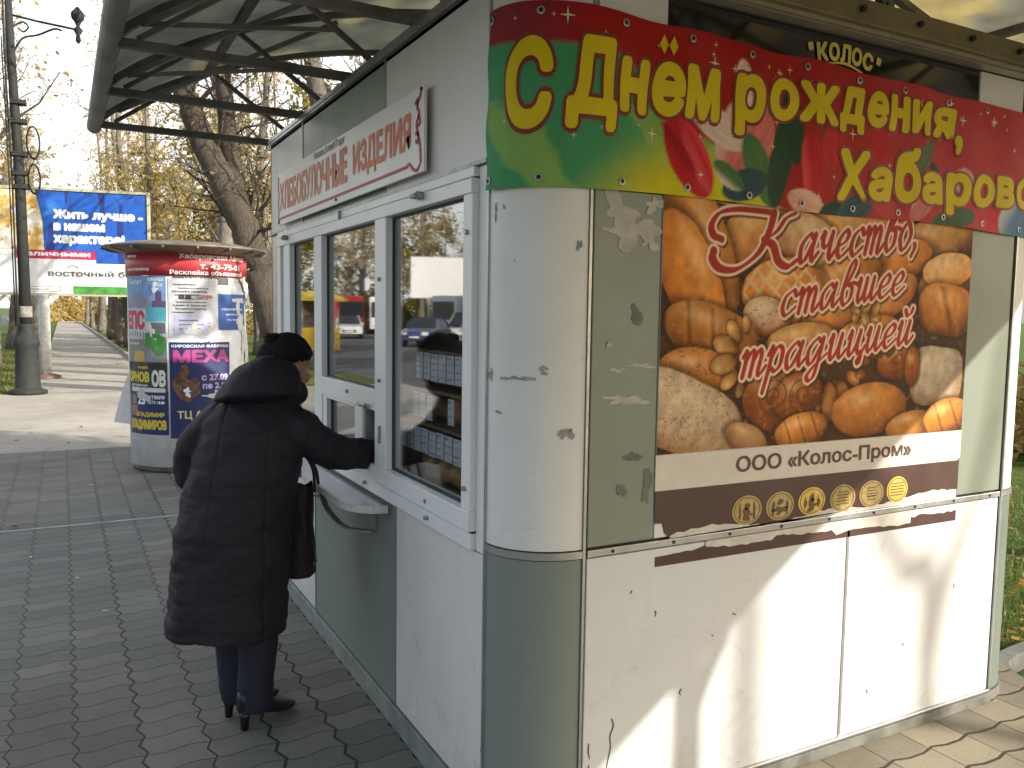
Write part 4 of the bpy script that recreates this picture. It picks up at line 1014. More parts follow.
KX = lambda zx, zy: (.642 + (zx - 180) * .00192 - .0, 1.846 - (zy - 220) * .00122)
def kq(p): return catmull([(.678 + (x - 205) * .00143, 1.998 - (y - 95) * .00116) for x, y in p], 16)
strokes.append((kq([(392,98),(378,150),(345,215),(285,260),(236,262),(212,238),(214,215)]), .13))
strokes.append((kq([(236,182),(212,172),(206,145),(228,112),(275,98),(330,96),(392,98)]), .11))
strokes.append((kq([(462,92),(430,110),(400,150),(358,178)]), .10)); strokes.append((kq([(364,176),(392,190),(410,232),(440,246),(470,226)]), .13))
def ink(off, grow, col, alpha=1.0):
    cov = np.zeros_like(gx); hx = (PX1 - PX0) / NU; hz = (PZ1 - PZ0) / NV
    for q, xh in strokes:
        d = np.gradient(q, axis=0); ln = np.hypot(d[:, 0], d[:, 1]) + 1e-9; an = np.arctan2(d[:, 1], d[:, 0])
        rad = xh * (.045 + .085 * np.abs(np.sin(an - R_(28)))) + grow
        for (x, z), r in zip(q + np.array(off), rad):
            i0, i1 = int((x - r - PX0) / hx) - 1, int((x + r - PX0) / hx) + 2; j0, j1 = int((z - r - PZ0) / hz) - 1, int((z + r - PZ0) / hz) + 2
            i0, j0 = max(i0, 0), max(j0, 0)
            if i1 <= i0 or j1 <= j0: continue
            dd = np.hypot(gx[j0:j1, i0:i1] - x, gz[j0:j1, i0:i1] - z)
            cov[j0:j1, i0:i1] = np.maximum(cov[j0:j1, i0:i1], smoothstep(r + .0022, r - .0016, dd))
    lay(img, cov * alpha, col)
ink((.007, -.008), .0085, srgb(52, 24, 12), .85); ink((0, 0), .0085, srgb(232, 208, 186)); ink((0, 0), .0, srgb(160, 34, 32))
b = MB()
b.add([(x, -.004, z) for x, z in zip(gx.ravel(), gz.ravel())], [(j*(NU+1)+i, j*(NU+1)+i+1, (j+1)*(NU+1)+i+1, (j+1)*(NU+1)+i) for j in range(NV) for i in range(NU)])
img = np.clip(img * np.array([1.14, 1.06, .96]), 0, 1) * .92 + np.array(srgb(225, 170, 110)) * .05
o = b.build('bread_picture', vcol_mat('poster_print', .6, .05), poster); set_vcol(o.data, np.clip(img, 0, 1).reshape(-1, 3))
# light band with the company name, brown band with medals, both torn along the lower edge
b = MB(); rect(b, right_face, .486, 2.002, 1.106, 1.218, 0, .004); o = b.build('name_band', mat('poster_cream', (.66, .60, .52), .5, 0, .08, 8), poster); dome_normals_fix(o)
b = MB(); put_text(b, 'ООО «Колос-Пром»', right_face, .818, 1.700, 1.126, 1.194, bold=.026, d=.0052, res=4)
def serif(u, w, z): rect(b, right_face, u - w, u + w, z, z + .006, .0046, .0056)
b.build('lettering', flat_mat('poster_brown_ink', (.10, .045, .03)), poster)
bandm = panel_mat('poster_brown', (.075, .036, .028), dirt=(.3, .27, .24), amount=.12, rough=.35, scratch=.25, streak=.3)
def ragged(u0, u1, f, n, seed, amp):
    rr = random.Random(seed); return [(u0 + (u1 - u0) * k / n, f(u0 + (u1 - u0) * k / n) + rr.uniform(-amp, amp)) for k in range(n + 1)]
low = [(1.997, .985), (1.985, .978), (1.95, .972), (1.88, .962), (1.80, .975), (1.70, .960), (1.60, .955), (1.50, .958), (1.40, .962), (1.30, .958), (1.20, .952), (1.08, .957), (1.0, .950), (.90, .953), (.80, .950), (.70, .953), (.62, .951), (.545, .954), (.53, .968), (.52, 1.0), (.490, 1.003)]
b = MB(); b.prism([(.488, 1.104), (1.997, 1.095)][::-1] and [(.488, 1.104)] + low[::-1] + [(1.997, 1.098)], 1, lambda u, v, e: right_face(u, v, .0035 * e)); o = b.build('brown_band', bandm, poster); dome_normals_fix(o)
up_ = ragged(.497, 1.998, lambda u: .905 + .012 * math.sin(u * 9) - .022 * (.8 < u < 1.0) - .012 * (1.45 < u < 1.75), 60, 5, .003)
b = MB(); b.prism([(.497, .863), (1.998, .855)] + [(u, v) for u, v in up_[::-1]], 1, lambda u, v, e: right_face(u, v, .003 * e)); o = b.build('band_remnant', bandm, poster); dome_normals_fix(o)
b = MB()
w1 = ragged(.55, 1.99, lambda u: .962 + .012 * math.sin(u * 11) + .016 * (u > 1.5), 50, 8, .004)
b.prism([(.55, .949), (1.99, .949)] + w1[::-1], 1, lambda u, v, e: right_face(u, v, .0038 + .0008 * e))
w2 = ragged(.70, 1.72, lambda u: .906 - .014 * math.sin(u * 8 + 1) ** 2 - .02 * (u > 1.3), 40, 9, .003)
b.prism(w2 + [(1.72, .923), (.70, .923)], 1, lambda u, v, e: right_face(u, v, .0036 + .0008 * e))
o = b.build('torn_edge', mat('paper_core', (.62, .58, .52), .9, 0, .2, 14), poster); dome_normals_fix(o)
gold = mat('medal_gold_print', (.46, .33, .12), .4, .1, .35, 40); gold2 = mat('medal_bright_print', (.70, .48, .10), .4, .1, .25, 30)
engr = flat_mat('medal_engraving', (.12, .075, .03))
for i, (u, z) in enumerate(((.874, 1.008), (1.026, 1.008), (1.179, 1.010), (1.336, 1.006), (1.489, 1.008), (1.632, 1.012))):
    b = MB(); rx = .066 if i < 5 else .060; ry = .050
    def el(k, s): a = 2 * math.pi * k / 32; return (u + rx * s * math.cos(a), z + ry * s * math.sin(a))
    b.prism([el(k, 1) for k in range(32)], 1, lambda p, q, e: right_face(p, q, .0038 + .0012 * e)); o = b.build('medal', gold2 if i in (2, 5) else gold, poster); dome_normals_fix(o)
    b = MB()
    for k in range(32):
        p, q = el(k, .86), el(k + 1, .86); b.bar(right_face(p[0], p[1], .0052), right_face(q[0], q[1], .0052), .0025, .001, up=(0, 1, 0))
    rr = random.Random(i)
    if i < 3:
        scrap(b, right_face, u, z + .014, .012, .011, .0051, 200 + i, .3); scrap(b, right_face, u, z - .014, .024, .016, .0051, 220 + i, .7)
        for s in (-1, 1): scrap(b, right_face, u + s * .032, z - .006, .005, .02, .0051, 230 + i, .6)
    else:
        for k in range(5):
            w = rr.uniform(.022, .040); zz = z + .022 - .011 * k; rect(b, right_face, u - w, u + w, zz, zz + (.006 if (i == 4 and k == 3) else .0035), .0050, .0056)
    b.build('medal_relief', engr, o)
# ---------------------------------------------------------------- advertising column
AC = Vector((.05, 7.42, 0)); AR = .585
col_t = thing('advertising_column', 'round advertising column plastered with posters under a flat conical cap', 'advertising column', AC)
VD = math.atan2(-2.05 - 7.42, -1.13 - .05)                           # direction from the column to the pavement corner
def cyl(u, v, d=0.0):                                               # u metres along the drum, left to right, 0 facing the pavement
    a = VD + u / AR; return ((AR + d) * math.cos(a), (AR + d) * math.sin(a), v)
b = MB(); b.lathe([(.56, 0), (.56, .06)], n=40); b.build('base_ring', M['dark_metal'], col_t)
b = MB(); b.lathe([(AR, .06), (AR, 2.02)], n=64); b.build('drum', mat('drum_paper', (.78, .78, .79), .8, 0, .15, 7, .006), col_t)
redm = mat('band_red', (.52, .045, .05), .4, 0, .15, 6)
b = MB(); b.lathe([(AR + .012, 1.985), (AR + .012, 2.205)], n=64); b.build('header_band', redm, col_t)
b = MB(); b.lathe([(AR - .08, 2.20), (AR - .08, 2.29)], n=40); b.build('neck', M['dark_metal'], col_t)
b = MB(); b.lathe([(AR, 2.20), (.81, 2.262), (.82, 2.275), (.81, 2.285), (.55, 2.335), (.05, 2.365)], n=56); b.build('cap', mat('cap_tin', (.24, .19, .14), .55, .4, .4, 4, .004), col_t)
b = MB()
for k in range(16):
    a = 2 * math.pi * k / 16; b.bar((AR * math.cos(a), AR * math.sin(a), 2.215), (.82 * math.cos(a), .82 * math.sin(a), 2.255), .018, .02)
b.build('cap_rib', M['dark_metal'], col_t)
def cz(py): return 2.27 - (py - 250) / 93.0
def cu(px): return AR * math.asin(max(-1, min(1, (px - 189) / 55.5)))
def paper_patch(mb, x0, x1, y0, y1, d):
    u0, u1 = cu(x0), cu(x1); n = max(2, int(abs(u1 - u0) / .04))
    v0, v1 = cz(y1), cz(y0)
    mb.grid(lambda a, c: cyl(u0 + (u1 - u0) * a, v0 + (v1 - v0) * c, d), n, 1, False)
def cm(name, c): return mat(name, c, .55, 0, .18, 9)
def ctext(mb, s, x0, x1, y0, y1, d, bold=.03):
    put_text(mb, s, cyl, cu(x0), cu(x1), cz(y1), cz(y0), bold=bold, d=d, split=.03)
w_ = M['white_ink']
b = MB(); ctext(b, 'Хабаровская Афиша', 182, 240, 256, 262, .0145); ctext(b, 'т. 43-75-01', 200, 236, 264.5, 270, .0145, .04); ctext(b, 'Расклейка объявлений', 174, 238, 271, 275.5, .0145, .02)
ctext(b, 'афиша', 137, 145, 257, 261, .0145); ctext(b, 'расклейка', 137, 156, 269, 273, .0145)
b.build('header_lettering', w_, col_t)
def poster_on(name, x0, x1, y0, y1, colr, d=.004):
    b = MB(); paper_patch(b, x0, x1, y0, y1, d); return b.build(name, cm(name + '_paper', colr), col_t)
NAVY, SKYB, WHTP, TURQ = (.018, .030, .12), (.20, .36, .60), (.66, .66, .68), (.10, .42, .52)
def paint(par, nm, items, d):
    b = MB()
    for it in items: paper_patch(b, *it, d)
    return b.build(nm[0], cm(nm[0] + '_ink', nm[1]), par)
def letters(par, colr, items, d, nm='lettering'):
    b = MB()
    for s, x0, x1, y0, y1, bo in items: ctext(b, s, x0, x1, y0, y1, d, bo)
    return b.build(nm, flat_mat('flyer_' + nm, colr), par)
p = poster_on('theatre_poster', 135.0, 170, 277, 307, SKYB); letters(p, (.85, .87, .9), [('Балет', 138, 149, 280, 285, .02), ('премьера', 154, 168, 279, 283, .02), ('сезона', 157, 167, 284, 287, .02)], .0055)
paint(p, ('skyline', (.30, .30, .36)), [(136, 156, 297, 306), (141, 146, 293, 297)], .0052); paint(p, ('figure', (.14, .08, .16)), [(161, 166, 291, 306), (158, 170, 300, 306)], .0054)
p = poster_on('show_poster', 135.0, 170, 307, 336, (.60, .58, .60)); letters(p, (.62, .05, .10), [('ЕПС', 135.8, 151, 309, 327, .06)], .0055, 'red_lettering'); paint(p, ('turquoise_block', TURQ), [(152, 170, 306, 319)], .0052); paint(p, ('dark_block', (.14, .14, .15)), [(156, 169, 320, 330)], .0053)
p = poster_on('collage_poster', 135.5, 170, 329, 364, (.24, .25, .24)); paint(p, ('yellow_block', (.66, .40, .06)), [(141, 150, 347, 357)], .0055); paint(p, ('pale_line', (.55, .56, .5)), [(136, 147, 333, 336), (136, 146, 339, 341)], .0055)
b = MB(); scrap(b, cyl, cu(160), cz(338), .12, .095, .0065, 17, .35); o = b.build('green_splash', cm('splash_green', (.06, .26, .05)), p); dome_normals_fix(o)
p = poster_on('concert_poster', 135.5, 170, 357, 388, (.05, .05, .055)); letters(p, (.80, .60, .03), [('ОРНОВ', 136, 154, 366, 376, .06), ('концерт', 144, 153, 361, 364, .03)], .0055, 'yellow_lettering'); letters(p, (.82, .80, .72), [('ОВ', 156, 168.5, 364, 380, .06), ('встречи', 138, 152, 378, 380.5, .03)], .0055, 'cream_lettering'); paint(p, ('white_strip', (.7, .7, .7)), [(138, 168, 381, 385)], .0054)
p = poster_on('tour_poster', 136.0, 170.5, 384, 425, NAVY); letters(p, (.85, .85, .88), [('25', 143, 150, 388, 397, .05), ('ОКТЯБРЯ', 151, 167, 388, 391.5, .04), ('СКТК 18:00', 152, 167, 393, 396, .03)], .0055, 'white_lettering'); letters(p, (.82, .60, .04), [('ВЛАДИМИР', 142, 167, 404, 409, .04), ('ВЛАДИМИРОВ', 137, 168.5, 411, 422, .06)], .0055, 'yellow_lettering')
paint(p, ('portrait', (.32, .18, .14)), [(138, 142, 388, 397), (137, 143, 398, 408)], .0053)
p = poster_on('fur_poster', 172.0, 226, 338, 428, NAVY); letters(p, (.46, .07, .26), [('МЕХА', 175, 225, 345, 357, .06)], .0058, 'magenta_lettering'); letters(p, (.80, .80, .84), [('КИРОВСКАЯ ФАБРИКА', 174, 225, 340, 343, .03)], .0058, 'white_lettering')
letters(p, (.50, .42, .75), [('с 27.09', 200, 224, 368, 374, .04), ('по 2.10', 201, 224, 376, 382, .04)], .0058, 'date_lettering'); letters(p, (.62, .62, .30), [('ТЦ АЛИСА', 178, 226, 402, 411, .03)], .0058, 'place_lettering')
b = MB(); scrap(b, cyl, cu(186), cz(380), .11, .16, .0056, 41, .35); scrap(b, cyl, cu(186), cz(364), .045, .055, .0064, 42, .3); o = b.build('fur_coat_picture', mat('fur_print', (.16, .085, .05), .7, 0, .8, 22), p); dome_normals_fix(o)
p = poster_on('notice_sheet', 172, 216, 279, 334, WHTP); 
b = MB(); rr = random.Random(3)
for k in range(15):
    y = 284 + k * 3.2; x0 = 175 + rr.random() * 6; ctext(b, rr.choice(('продажа квартир', 'сдам в аренду', 'ремонт окон', 'требуются рабочие', 'кондиционеры')), x0, x0 + rr.uniform(18, 32), y, y + 1.8, .0055, .02)
b.build('small_print', M['ink'], p); letters(p, (.50, .08, .08), [('срочно', 197, 211, 294, 298, .04)], .0056, 'red_print')
paint(p, ('logo_block', (.08, .08, .10)), [(181, 186, 294, 298), (187, 192, 294, 298), (182, 185, 318, 321)], .0055)
p = poster_on('pale_notice', 177, 207, 312, 332, (.55, .55, .70), .0065); paint(p, ('text_line', (.2, .2, .35)), [(181, 198, 317, 318.5), (181, 203, 321, 322), (181, 200, 325, 326)], .0075)
p = poster_on('exhibition_poster', 214, 241.5, 286, 327, (.68, .69, .72)); paint(p, ('blue_field', (.05, .13, .42)), [(216, 241.3, 292.5, 326.5)], .0052); letters(p, (.85, .86, .9), [('vивид', 229, 240, 296, 301, .05), ('строительство', 219, 239, 306, 308.5, .02), ('жилых домов', 223, 239, 311, 313, .02), ('телефон', 224, 238, 316, 318, .02)], .006, 'white_lettering')
p = poster_on('dark_flyer', 176, 226, 277, 284, (.10, .13, .12), .003); letters(p, (.7, .7, .7), [('И ЖИЗНЬ', 186, 216, 278, 283, .05)], .0036)
# peeling sheet hanging off the drum, and loose paper edges
def flap(x0, x1, y0, y1, out, seed):
    b = MB(); u0, u1 = cu(x0), cu(x1)
    def fn(a, c):
        k = (1 - c) ** 1.5 * abs(a); return cyl(u0 + (u1 - u0) * a, cz(y1) + (cz(y0) - cz(y1)) * c + .03 * math.sin(a * 9 + seed), .008 + out * k)
    b.grid(fn, 10, 8); b.build('loose_sheet', M['paper'], col_t)
b = MB(); b.grid(lambda a, c: cyl(cu(135) - .01 - .20 * (1 - c) * a, cz(418) + (cz(368) - cz(418)) * c, .006 + .16 * a * (1 - c)), 6, 6); b.build('loose_sheet', M['paper'], col_t)
b = MB()
for i in range(9):
    uu = cu(236) + .05 * i; scrap(b, cyl, uu, 1.6 - .09 * i + rnd.uniform(-.1, .1), .05, .12, .006 + .002 * i, 300 + i, .8)
for i in range(6): scrap(b, cyl, cu(240) + .03 * i, 1.95 - .05 * i, .06, .05, .02 + .004 * i, 320 + i, .9)
o = b.build('torn_paper', M['paper'], col_t); dome_normals_fix(o)

flyer = cm('flyer_paper', (.60, .58, .54)); rr = random.Random(77)
for k in range(12):                                                 # layers of small torn bills over and between the posters
    px, py = rr.uniform(138, 240), rr.choice((rr.uniform(278, 300), rr.uniform(326, 340), rr.uniform(356, 366), rr.uniform(384, 390), rr.uniform(420, 432)))
    b = MB(); scrap(b, cyl, cu(px), cz(py), rr.uniform(.03, .09), rr.uniform(.02, .05), .008 + .0004 * k, 500 + k, .8); o = b.build('torn_bill', flyer if k % 3 else M['paper_blue'], col_t); dome_normals_fix(o)
# ---------------------------------------------------------------- old street lamp post with cables
LX, LY = -1.74, 16.35
iron = mat('lamp_iron', (.022, .025, .023), .8, .0, .35, 10, .004)
lamp = thing('street_lamp', 'old dark iron street lamp post with scrolled arm and coiled cables', 'street lamp', (LX, LY, 0))
b = MB(); b.lathe([(.33, 0), (.33, .07), (.24, .10), (.215, .14), (.195, .88), (.22, .93), (.225, 1.0), (.20, 1.06), (.155, 1.12), (.125, 1.24), (.13, 1.30), (.11, 1.34)], n=20); b.build('pedestal', iron, lamp)
b = MB(); b.tube([(0, 0, 1.3), (-.02, 0, 4.0), (-.09, 0, 6.2), (-.115, 0, 7.5)], [.105, .09, .075, .06], 14); b.build('shaft', iron, lamp)
b = MB(); b.lathe([(.113, 1.46), (.115, 1.47), (.115, 1.66), (.112, 1.67)], n=18); b.build('paper_sleeve', mat('old_bill', (.24, .23, .20), .9, 0, .4, 14), lamp)
b = MB(); b.tube([(-.11, 0, 7.02), (.35, -.04, 6.96), (1.0, -.1, 6.90)], .022, 8); b.build('arm', iron, lamp)
b = MB(); b.tube([tuple(p) for p in catmull([(-.05, 0, 6.35), (.10, 0, 6.62), (.36, -.03, 6.72), (.62, -.06, 6.86), (.75, -.07, 6.85)], 6)], .020, 6)
b.tube([tuple(p) for p in catmull([(-.08, 0, 6.78), (.10, 0, 6.92), (.20, -.02, 6.84), (.12, -.01, 6.74), (.03, 0, 6.80)], 6)], .017, 6); b.build('scroll', iron, lamp)
b = MB(); b.lathe([(.02, -.25), (.05, -.2), (.035, -.1), (.09, 0), (.03, .06), (.06, .14), (.11, .2), (.12, .3), (.02, .42)], c=(1.02, -.1, 6.9), n=12); b.build('lantern_head', iron, lamp)
for z, r in ((3.9, .0), (4.15, 0), (4.5, 0), (5.1, 0), (5.45, 0)):
    b = MB(); b.tube([(-.13, -.1, z), (.12, -.1, z + .02)], .025, 6); b.box((-.14, -.12, z - .04), (.13, .12, z + .03)); b.build('clamp', iron, lamp)
for z, r in ((4.72, .22), (4.05, .20)):
    b = MB()
    for k in range(3): b.tube([(.22 + .45 * (r + .012 * k) * math.cos(a), -.12 + .4 * r * math.cos(a) * .3 + .02 * k, z + (r + .008 * k) * 1.3 * math.sin(a)) for a in [2 * math.pi * i / 18 for i in range(19)]], .012, 5, False)
    b.build('cable_coil', M['gap'], lamp)
b = MB(); b.tube([(-.13, -.05, 0.1), (-.14, -.06, 4), (-.2, -.05, 6.5), (-.19, -.05, 7.5)], .018, 6); b.tube([(-.17, -.02, 1.3), (-.19, -.03, 4), (-.24, -.02, 6.6)], .012, 5); b.build('riser_cable', M['gap'], lamp)

# ---------------------------------------------------------------- billboard behind the lamp
BD = Vector((.982, -.191, 0)); BN = Vector((-.191, -.982, 0)); BP = Vector((-1.49, 20.3, 0))
bill = thing('billboard', 'big billboard with blue advert and white bank strip on pale tube legs', 'billboard', BP)
def bb(u, v, d=0.0): p = BD * u + BN * d; return (p.x, p.y, v)
def bbox(name, m, items, par=bill, bev=0):
    b = MB()
    for u0, u1, v0, v1, d0, d1 in items: rect(b, bb, u0, u1, v0, v1, d0, d1)
    o = b.build(name, m, par, bev); dome_normals_fix(o); return o
bbox('frame', mat('billboard_frame', (.50, .48, .30), .6, 0, .2, 5), [(-3.0, 2.29, 4.35, 4.41, -.16, .03), (-3.0, 2.29, 1.93, 1.97, -.16, .03), (2.25, 2.31, 1.93, 4.41, -.16, .03), (-3.06, -3.0, 1.93, 4.41, -.16, .03), (-3.0, 2.25, 1.97, 4.35, -.15, -.08)])
def bluem():
    m, t, out = nodes('blue_advert'); c = coords(t)
    n1 = noise(t, c, 2.2, 6, .7); wv = noise(t, coords(t, scale=(3.4, 3.4, .35)), 1.1, 2)
    base = ramp(t, n1, [(.3, (.008, .06, .32)), (.55, (.015, .11, .50)), (.75, (.05, .24, .62))])
    base = mixc(t, ramp(t, wv, [(.54, 0.0), (.56, 1.0)]), base, (.015, .035, .20)); principled(t, out, base, .5); return m
def leafm():
    m, t, out = nodes('autumn_leaf_print'); c = coords(t); n1 = noise(t, c, 3.0, 5, .65); n2 = noise(t, c, 6.5, 3)
    base = ramp(t, n1, [(.30, (.55, .28, .06)), (.45, (.70, .46, .10)), (.55, (.80, .74, .55)), (.7, (.78, .76, .70))])
    base = mixc(t, ramp(t, n2, [(.58, 0.0), (.66, .8)]), base, (.5, .12, .05)); principled(t, out, base, .6); return m
BLUE = bluem()
b = MB(); b.prism([(-.12, 4.35), (.02, 3.62), (.04, 2.98), (2.25, 2.98), (2.25, 4.35)], 1, lambda u, v, e: bb(u, v, -.06 * (1 - e))); rect(b, bb, 1.12, 2.25, 2.70, 2.978, -.06, 0); o = b.build('blue_field', BLUE, bill); dome_normals_fix(o)
b = MB(); b.prism([(-3.0, 4.35), (-3.0, 2.98), (.035, 2.98), (.015, 3.62), (-.125, 4.35)], 1, lambda u, v, e: bb(u, v, -.06 * (1 - e))); o = b.build('autumn_picture', leafm(), bill); dome_normals_fix(o)
bbox('red_strip', flat_mat('advert_red', (.55, .03, .09)), [(-.55, 1.115, 2.78, 2.975, -.06, .002)])
bbox('white_field', flat_mat('advert_white', (.80, .80, .82)), [(-3.0, -.555, 2.70, 2.975, -.06, 0), (-3.0, 2.25, 1.98, 2.697, -.06, 0), (-.555, 1.118, 2.70, 2.778, -.06, 0)])
bbox('green_strip', mat('advert_green', (.07, .30, .05), .5, 0, .5, 5), [(.62, 2.24, 1.985, 2.16, -.02, .004)])
b = MB()
put_text(b, 'Жить лучше -', bb, .24, 2.16, 3.66, 3.93, bold=.07, d=.004); put_text(b, 'в нашем', bb, .24, 1.33, 3.43, 3.62, bold=.08, d=.004); put_text(b, 'характере!', bb, .23, 1.75, 3.09, 3.38, bold=.07, d=.004)
put_text(b, '%', bb, -.62, -.04, 3.58, 3.92, bold=.03, d=.004); put_text(b, 'кредит наличными', bb, -1.5, 1.0, 2.815, 2.935, bold=.05, d=.005)
b.build('white_lettering', M['white_ink'], bill)
b = MB(); put_text(b, 'восточный банк', bb, .10, 2.20, 2.38, 2.53, bold=.03, d=.004); put_text(b, 'лицензия', bb, -.30, .10, 2.05, 2.09, bold=.01, d=.004); b.build('dark_lettering', flat_mat('bank_grey', (.10, .11, .13)), bill)
b = MB(); q = catmull([(.50, 2.58), (.62, 2.64), (.74, 2.58)], 6)
for k in range(len(q) - 1): b.bar(bb(q[k][0], q[k][1], .004), bb(q[k+1][0], q[k+1][1], .004), .02, .003, up=tuple(BN))
for u0, u1, v0, v1 in ((-.38, .35, 2.13, 2.14), (-.38, .35, 2.02, 2.03), (-.38, -.37, 2.03, 2.13), (.34, .35, 2.03, 2.13)): rect(b, bb, u0, u1, v0, v1, .002, .004)
b.build('fine_mark', flat_mat('bank_brown', (.30, .22, .18)), bill)
legm = mat('leg_white', (.52, .52, .50), .6, 0, .35, 7, .004)
for u in (-.02, -2.4):
    b = MB(); b.tube([bb(u, -.04, -.03), bb(u, 1.95, -.03)], .13, 18); b.build('leg', legm, bill)
    b = MB(); p = bb(u, 0, -.03); b.lathe([(.34, -.04), (.32, .06), (.2, .10)], c=(p[0], p[1], 0), n=18); b.build('leg_foot', M['rust'], bill)
# ---------------------------------------------------------------- the customer
PO = Vector((-.50, 1.32, 0)); E1 = Vector((.881, -.473, 0)); E2 = Vector((.473, .881, 0))
def L(x, d, z): return E1 * x + E2 * d + Vector((0, 0, z))
person = thing('person', 'woman in a long dark quilted hooded coat reaching into the sales hatch', 'person', PO)
def remesh(mb, voxel, smooth=4, factor=.5):
    me = mb.mesh('blob', M['ink']); o = bpy.data.objects.new('blob', me); COL.objects.link(o)
    md = o.modifiers.new('r', 'REMESH'); md.mode = 'VOXEL'; md.voxel_size = voxel
    if smooth: sm = o.modifiers.new('s', 'SMOOTH'); sm.iterations = smooth; sm.factor = factor
    dg = bpy.context.evaluated_depsgraph_get(); dg.update()
    m2 = bpy.data.meshes.new_from_object(o.evaluated_get(dg))
    v = np.array([tuple(p.co) for p in m2.vertices]); nn = np.array([tuple(p.normal) for p in m2.vertices]); f = [list(p.vertices) for p in m2.polygons]
    bpy.data.objects.remove(o); bpy.data.meshes.remove(me); bpy.data.meshes.remove(m2)
    lab = np.arange(len(v))                                         # keep the one outer shell
    E_ = np.array([(q[i], q[(i + 1) % len(q)]) for q in f for i in range(len(q))])
    while True:
        l2 = lab.copy(); np.minimum.at(l2, E_[:, 0], lab[E_[:, 1]]); np.minimum.at(l2, E_[:, 1], lab[E_[:, 0]]); l2 = l2[l2]
        if (l2 == lab).all(): break
        lab = l2
    ids, cnt = np.unique(lab, return_counts=True); keep = lab == ids[cnt.argmax()]; new = np.cumsum(keep) - 1
    return v[keep], nn[keep], [[int(new[i]) for i in q] for q in f if keep[q[0]]]
# body skeleton
J = {'pelvis': (-.03, 0, .86, .11), 'spine': (.0, .02, 1.02, .11), 'chest': (.025, .045, 1.17, .10), 'neck': (.075, .08, 1.32, .055), 'skull': (.12, .12, 1.40, .055),
     'hl': (-.10, .01, .78, .07), 'kl': (-.085, .03, .46, .058), 'al': (-.062, .05, .12, .036), 'hr': (.045, -.01, .78, .07), 'kr': (.055, -.02, .46, .058), 'ar': (.035, -.055, .12, .036),
     'sl': (-.115, .05, 1.185, .048), 'el': (-.22, .08, 1.01, .040), 'wl': (.02, .31, 1.0, .028), 'sr': (.15, .035, 1.185, .048), 'er': (.325, .10, 1.115, .042), 'wr': (.468, .188, 1.07, .028)}
key = list(J); EG = [('pelvis','spine'),('spine','chest'),('chest','neck'),('neck','skull'),('pelvis','hl'),('hl','kl'),('kl','al'),('pelvis','hr'),('hr','kr'),('kr','ar'),('chest','sl'),('sl','el'),('el','wl'),('chest','sr'),('sr','er'),('er','wr')]
def limb(mb, pts, rads, n=14):                                      # tapered closed limb with round ends, melted into the body below
    mb.tube(pts, rads, n); mb.sphere(pts[0], rads[0], n, 8); mb.sphere(pts[-1], rads[-1], n, 8)
bm_ = MB()
for chain in (('pelvis', 'spine', 'chest'), ('chest', 'neck', 'skull'), ('pelvis', 'hl'), ('hl', 'kl', 'al'), ('pelvis', 'hr'), ('hr', 'kr', 'ar'), ('chest', 'sl'), ('sl', 'el', 'wl'), ('chest', 'sr'), ('sr', 'er', 'wr')):
    q = catmull([L(*J[k][:3]) for k in chain], 8); r_ = np.interp(np.linspace(0, 1, len(q)), np.linspace(0, 1, len(chain)), [J[k][3] for k in chain])
    limb(bm_, [Vector(p) for p in q], list(r_))
FW = (E1 * .80 + E2 * .50 - Vector((0, 0, .34))).normalized(); SD = FW.cross(Vector((0, 0, 1))).normalized(); UPH = SD.cross(FW).normalized()
HC = L(.118, .125, 1.425)
def headpt(th, ph):
    # th 0 top..pi bottom, ph 0 = front
    x = math.sin(th) * math.cos(ph); y = math.sin(th) * math.sin(ph); z = math.cos(th)
    fx, fy, fz = .098 * x, .076 * y, .118 * z
    if x > 0:
        g = lambda a, b_, s: math.exp(-((y - a) / s) ** 2 - ((z - b_) / s) ** 2)
        fx += .024 * math.exp(-(y / .16) ** 2 - ((z + .16) / .22) ** 2) + .008 * math.exp(-(y / .25) ** 2 - ((z + .50) / .12) ** 2) - .010 * (g(.38, .08, .18) + g(-.38, .08, .18)) + .006 * math.exp(-(y / .5) ** 2 - ((z - .28) / .12) ** 2)
        if z < -.3: fx += .012 * math.exp(-(y / .35) ** 2 - ((z + .82) / .2) ** 2)
    if z < -.2: fy *= 1 - .28 * (-z - .2); 
    return HC + FW * fx + SD * fy + UPH * fz
bm_.grid(lambda a, c: headpt(math.pi * c, 2 * math.pi * a), 40, 28)
for s in (-1, 1):                                                   # ears
    for k in range(7):
        a = R_(-70 + 50 * k); c_ = HC + SD * (s * .076) + FW * (-.008 + .014 * math.cos(a)) + UPH * (-.008 + .026 * math.sin(a)); bm_.sphere(c_, .0085, 8, 6)
def hand(wr, fwd, palm_n, curl, side):
    """palm, four fingers and thumb as skinned chains rooted in the palm"""
    fwd = fwd.normalized(); across = palm_n.cross(fwd).normalized() * side
    P = [wr, wr + fwd * .035, wr + fwd * .075]; R2 = [.026, .030, .028]
    limb(bm_, P, R2)
    for i, ln in enumerate((.070, .078, .072, .056)):
        p = wr + fwd * .078 + across * (.026 - .0175 * i); d = fwd.copy(); pts = [p - fwd * .025, p]
        for j in range(3):
            d = (d * math.cos(curl) + palm_n * math.sin(curl)).normalized(); p = p + d * ln * (.42, .32, .26)[j]; pts.append(p)
        limb(bm_, pts, [.0095, .0095, .009, .0082, .007], 10)
    p = wr + fwd * .03 + across * .022; d = (fwd * .6 + across * .7 + palm_n * .3).normalized(); p2 = p + d * .038; p3 = p2 + (fwd * .8 + palm_n * .5 + across * .1).normalized() * .03
    limb(bm_, [p - across * .01, p, p2, p3], [.011, .0105, .0095, .008], 10)
hand(L(*J['wr'][:3]), L(.12, .075, -.01), Vector((0, 0, -1)), .30, 1)
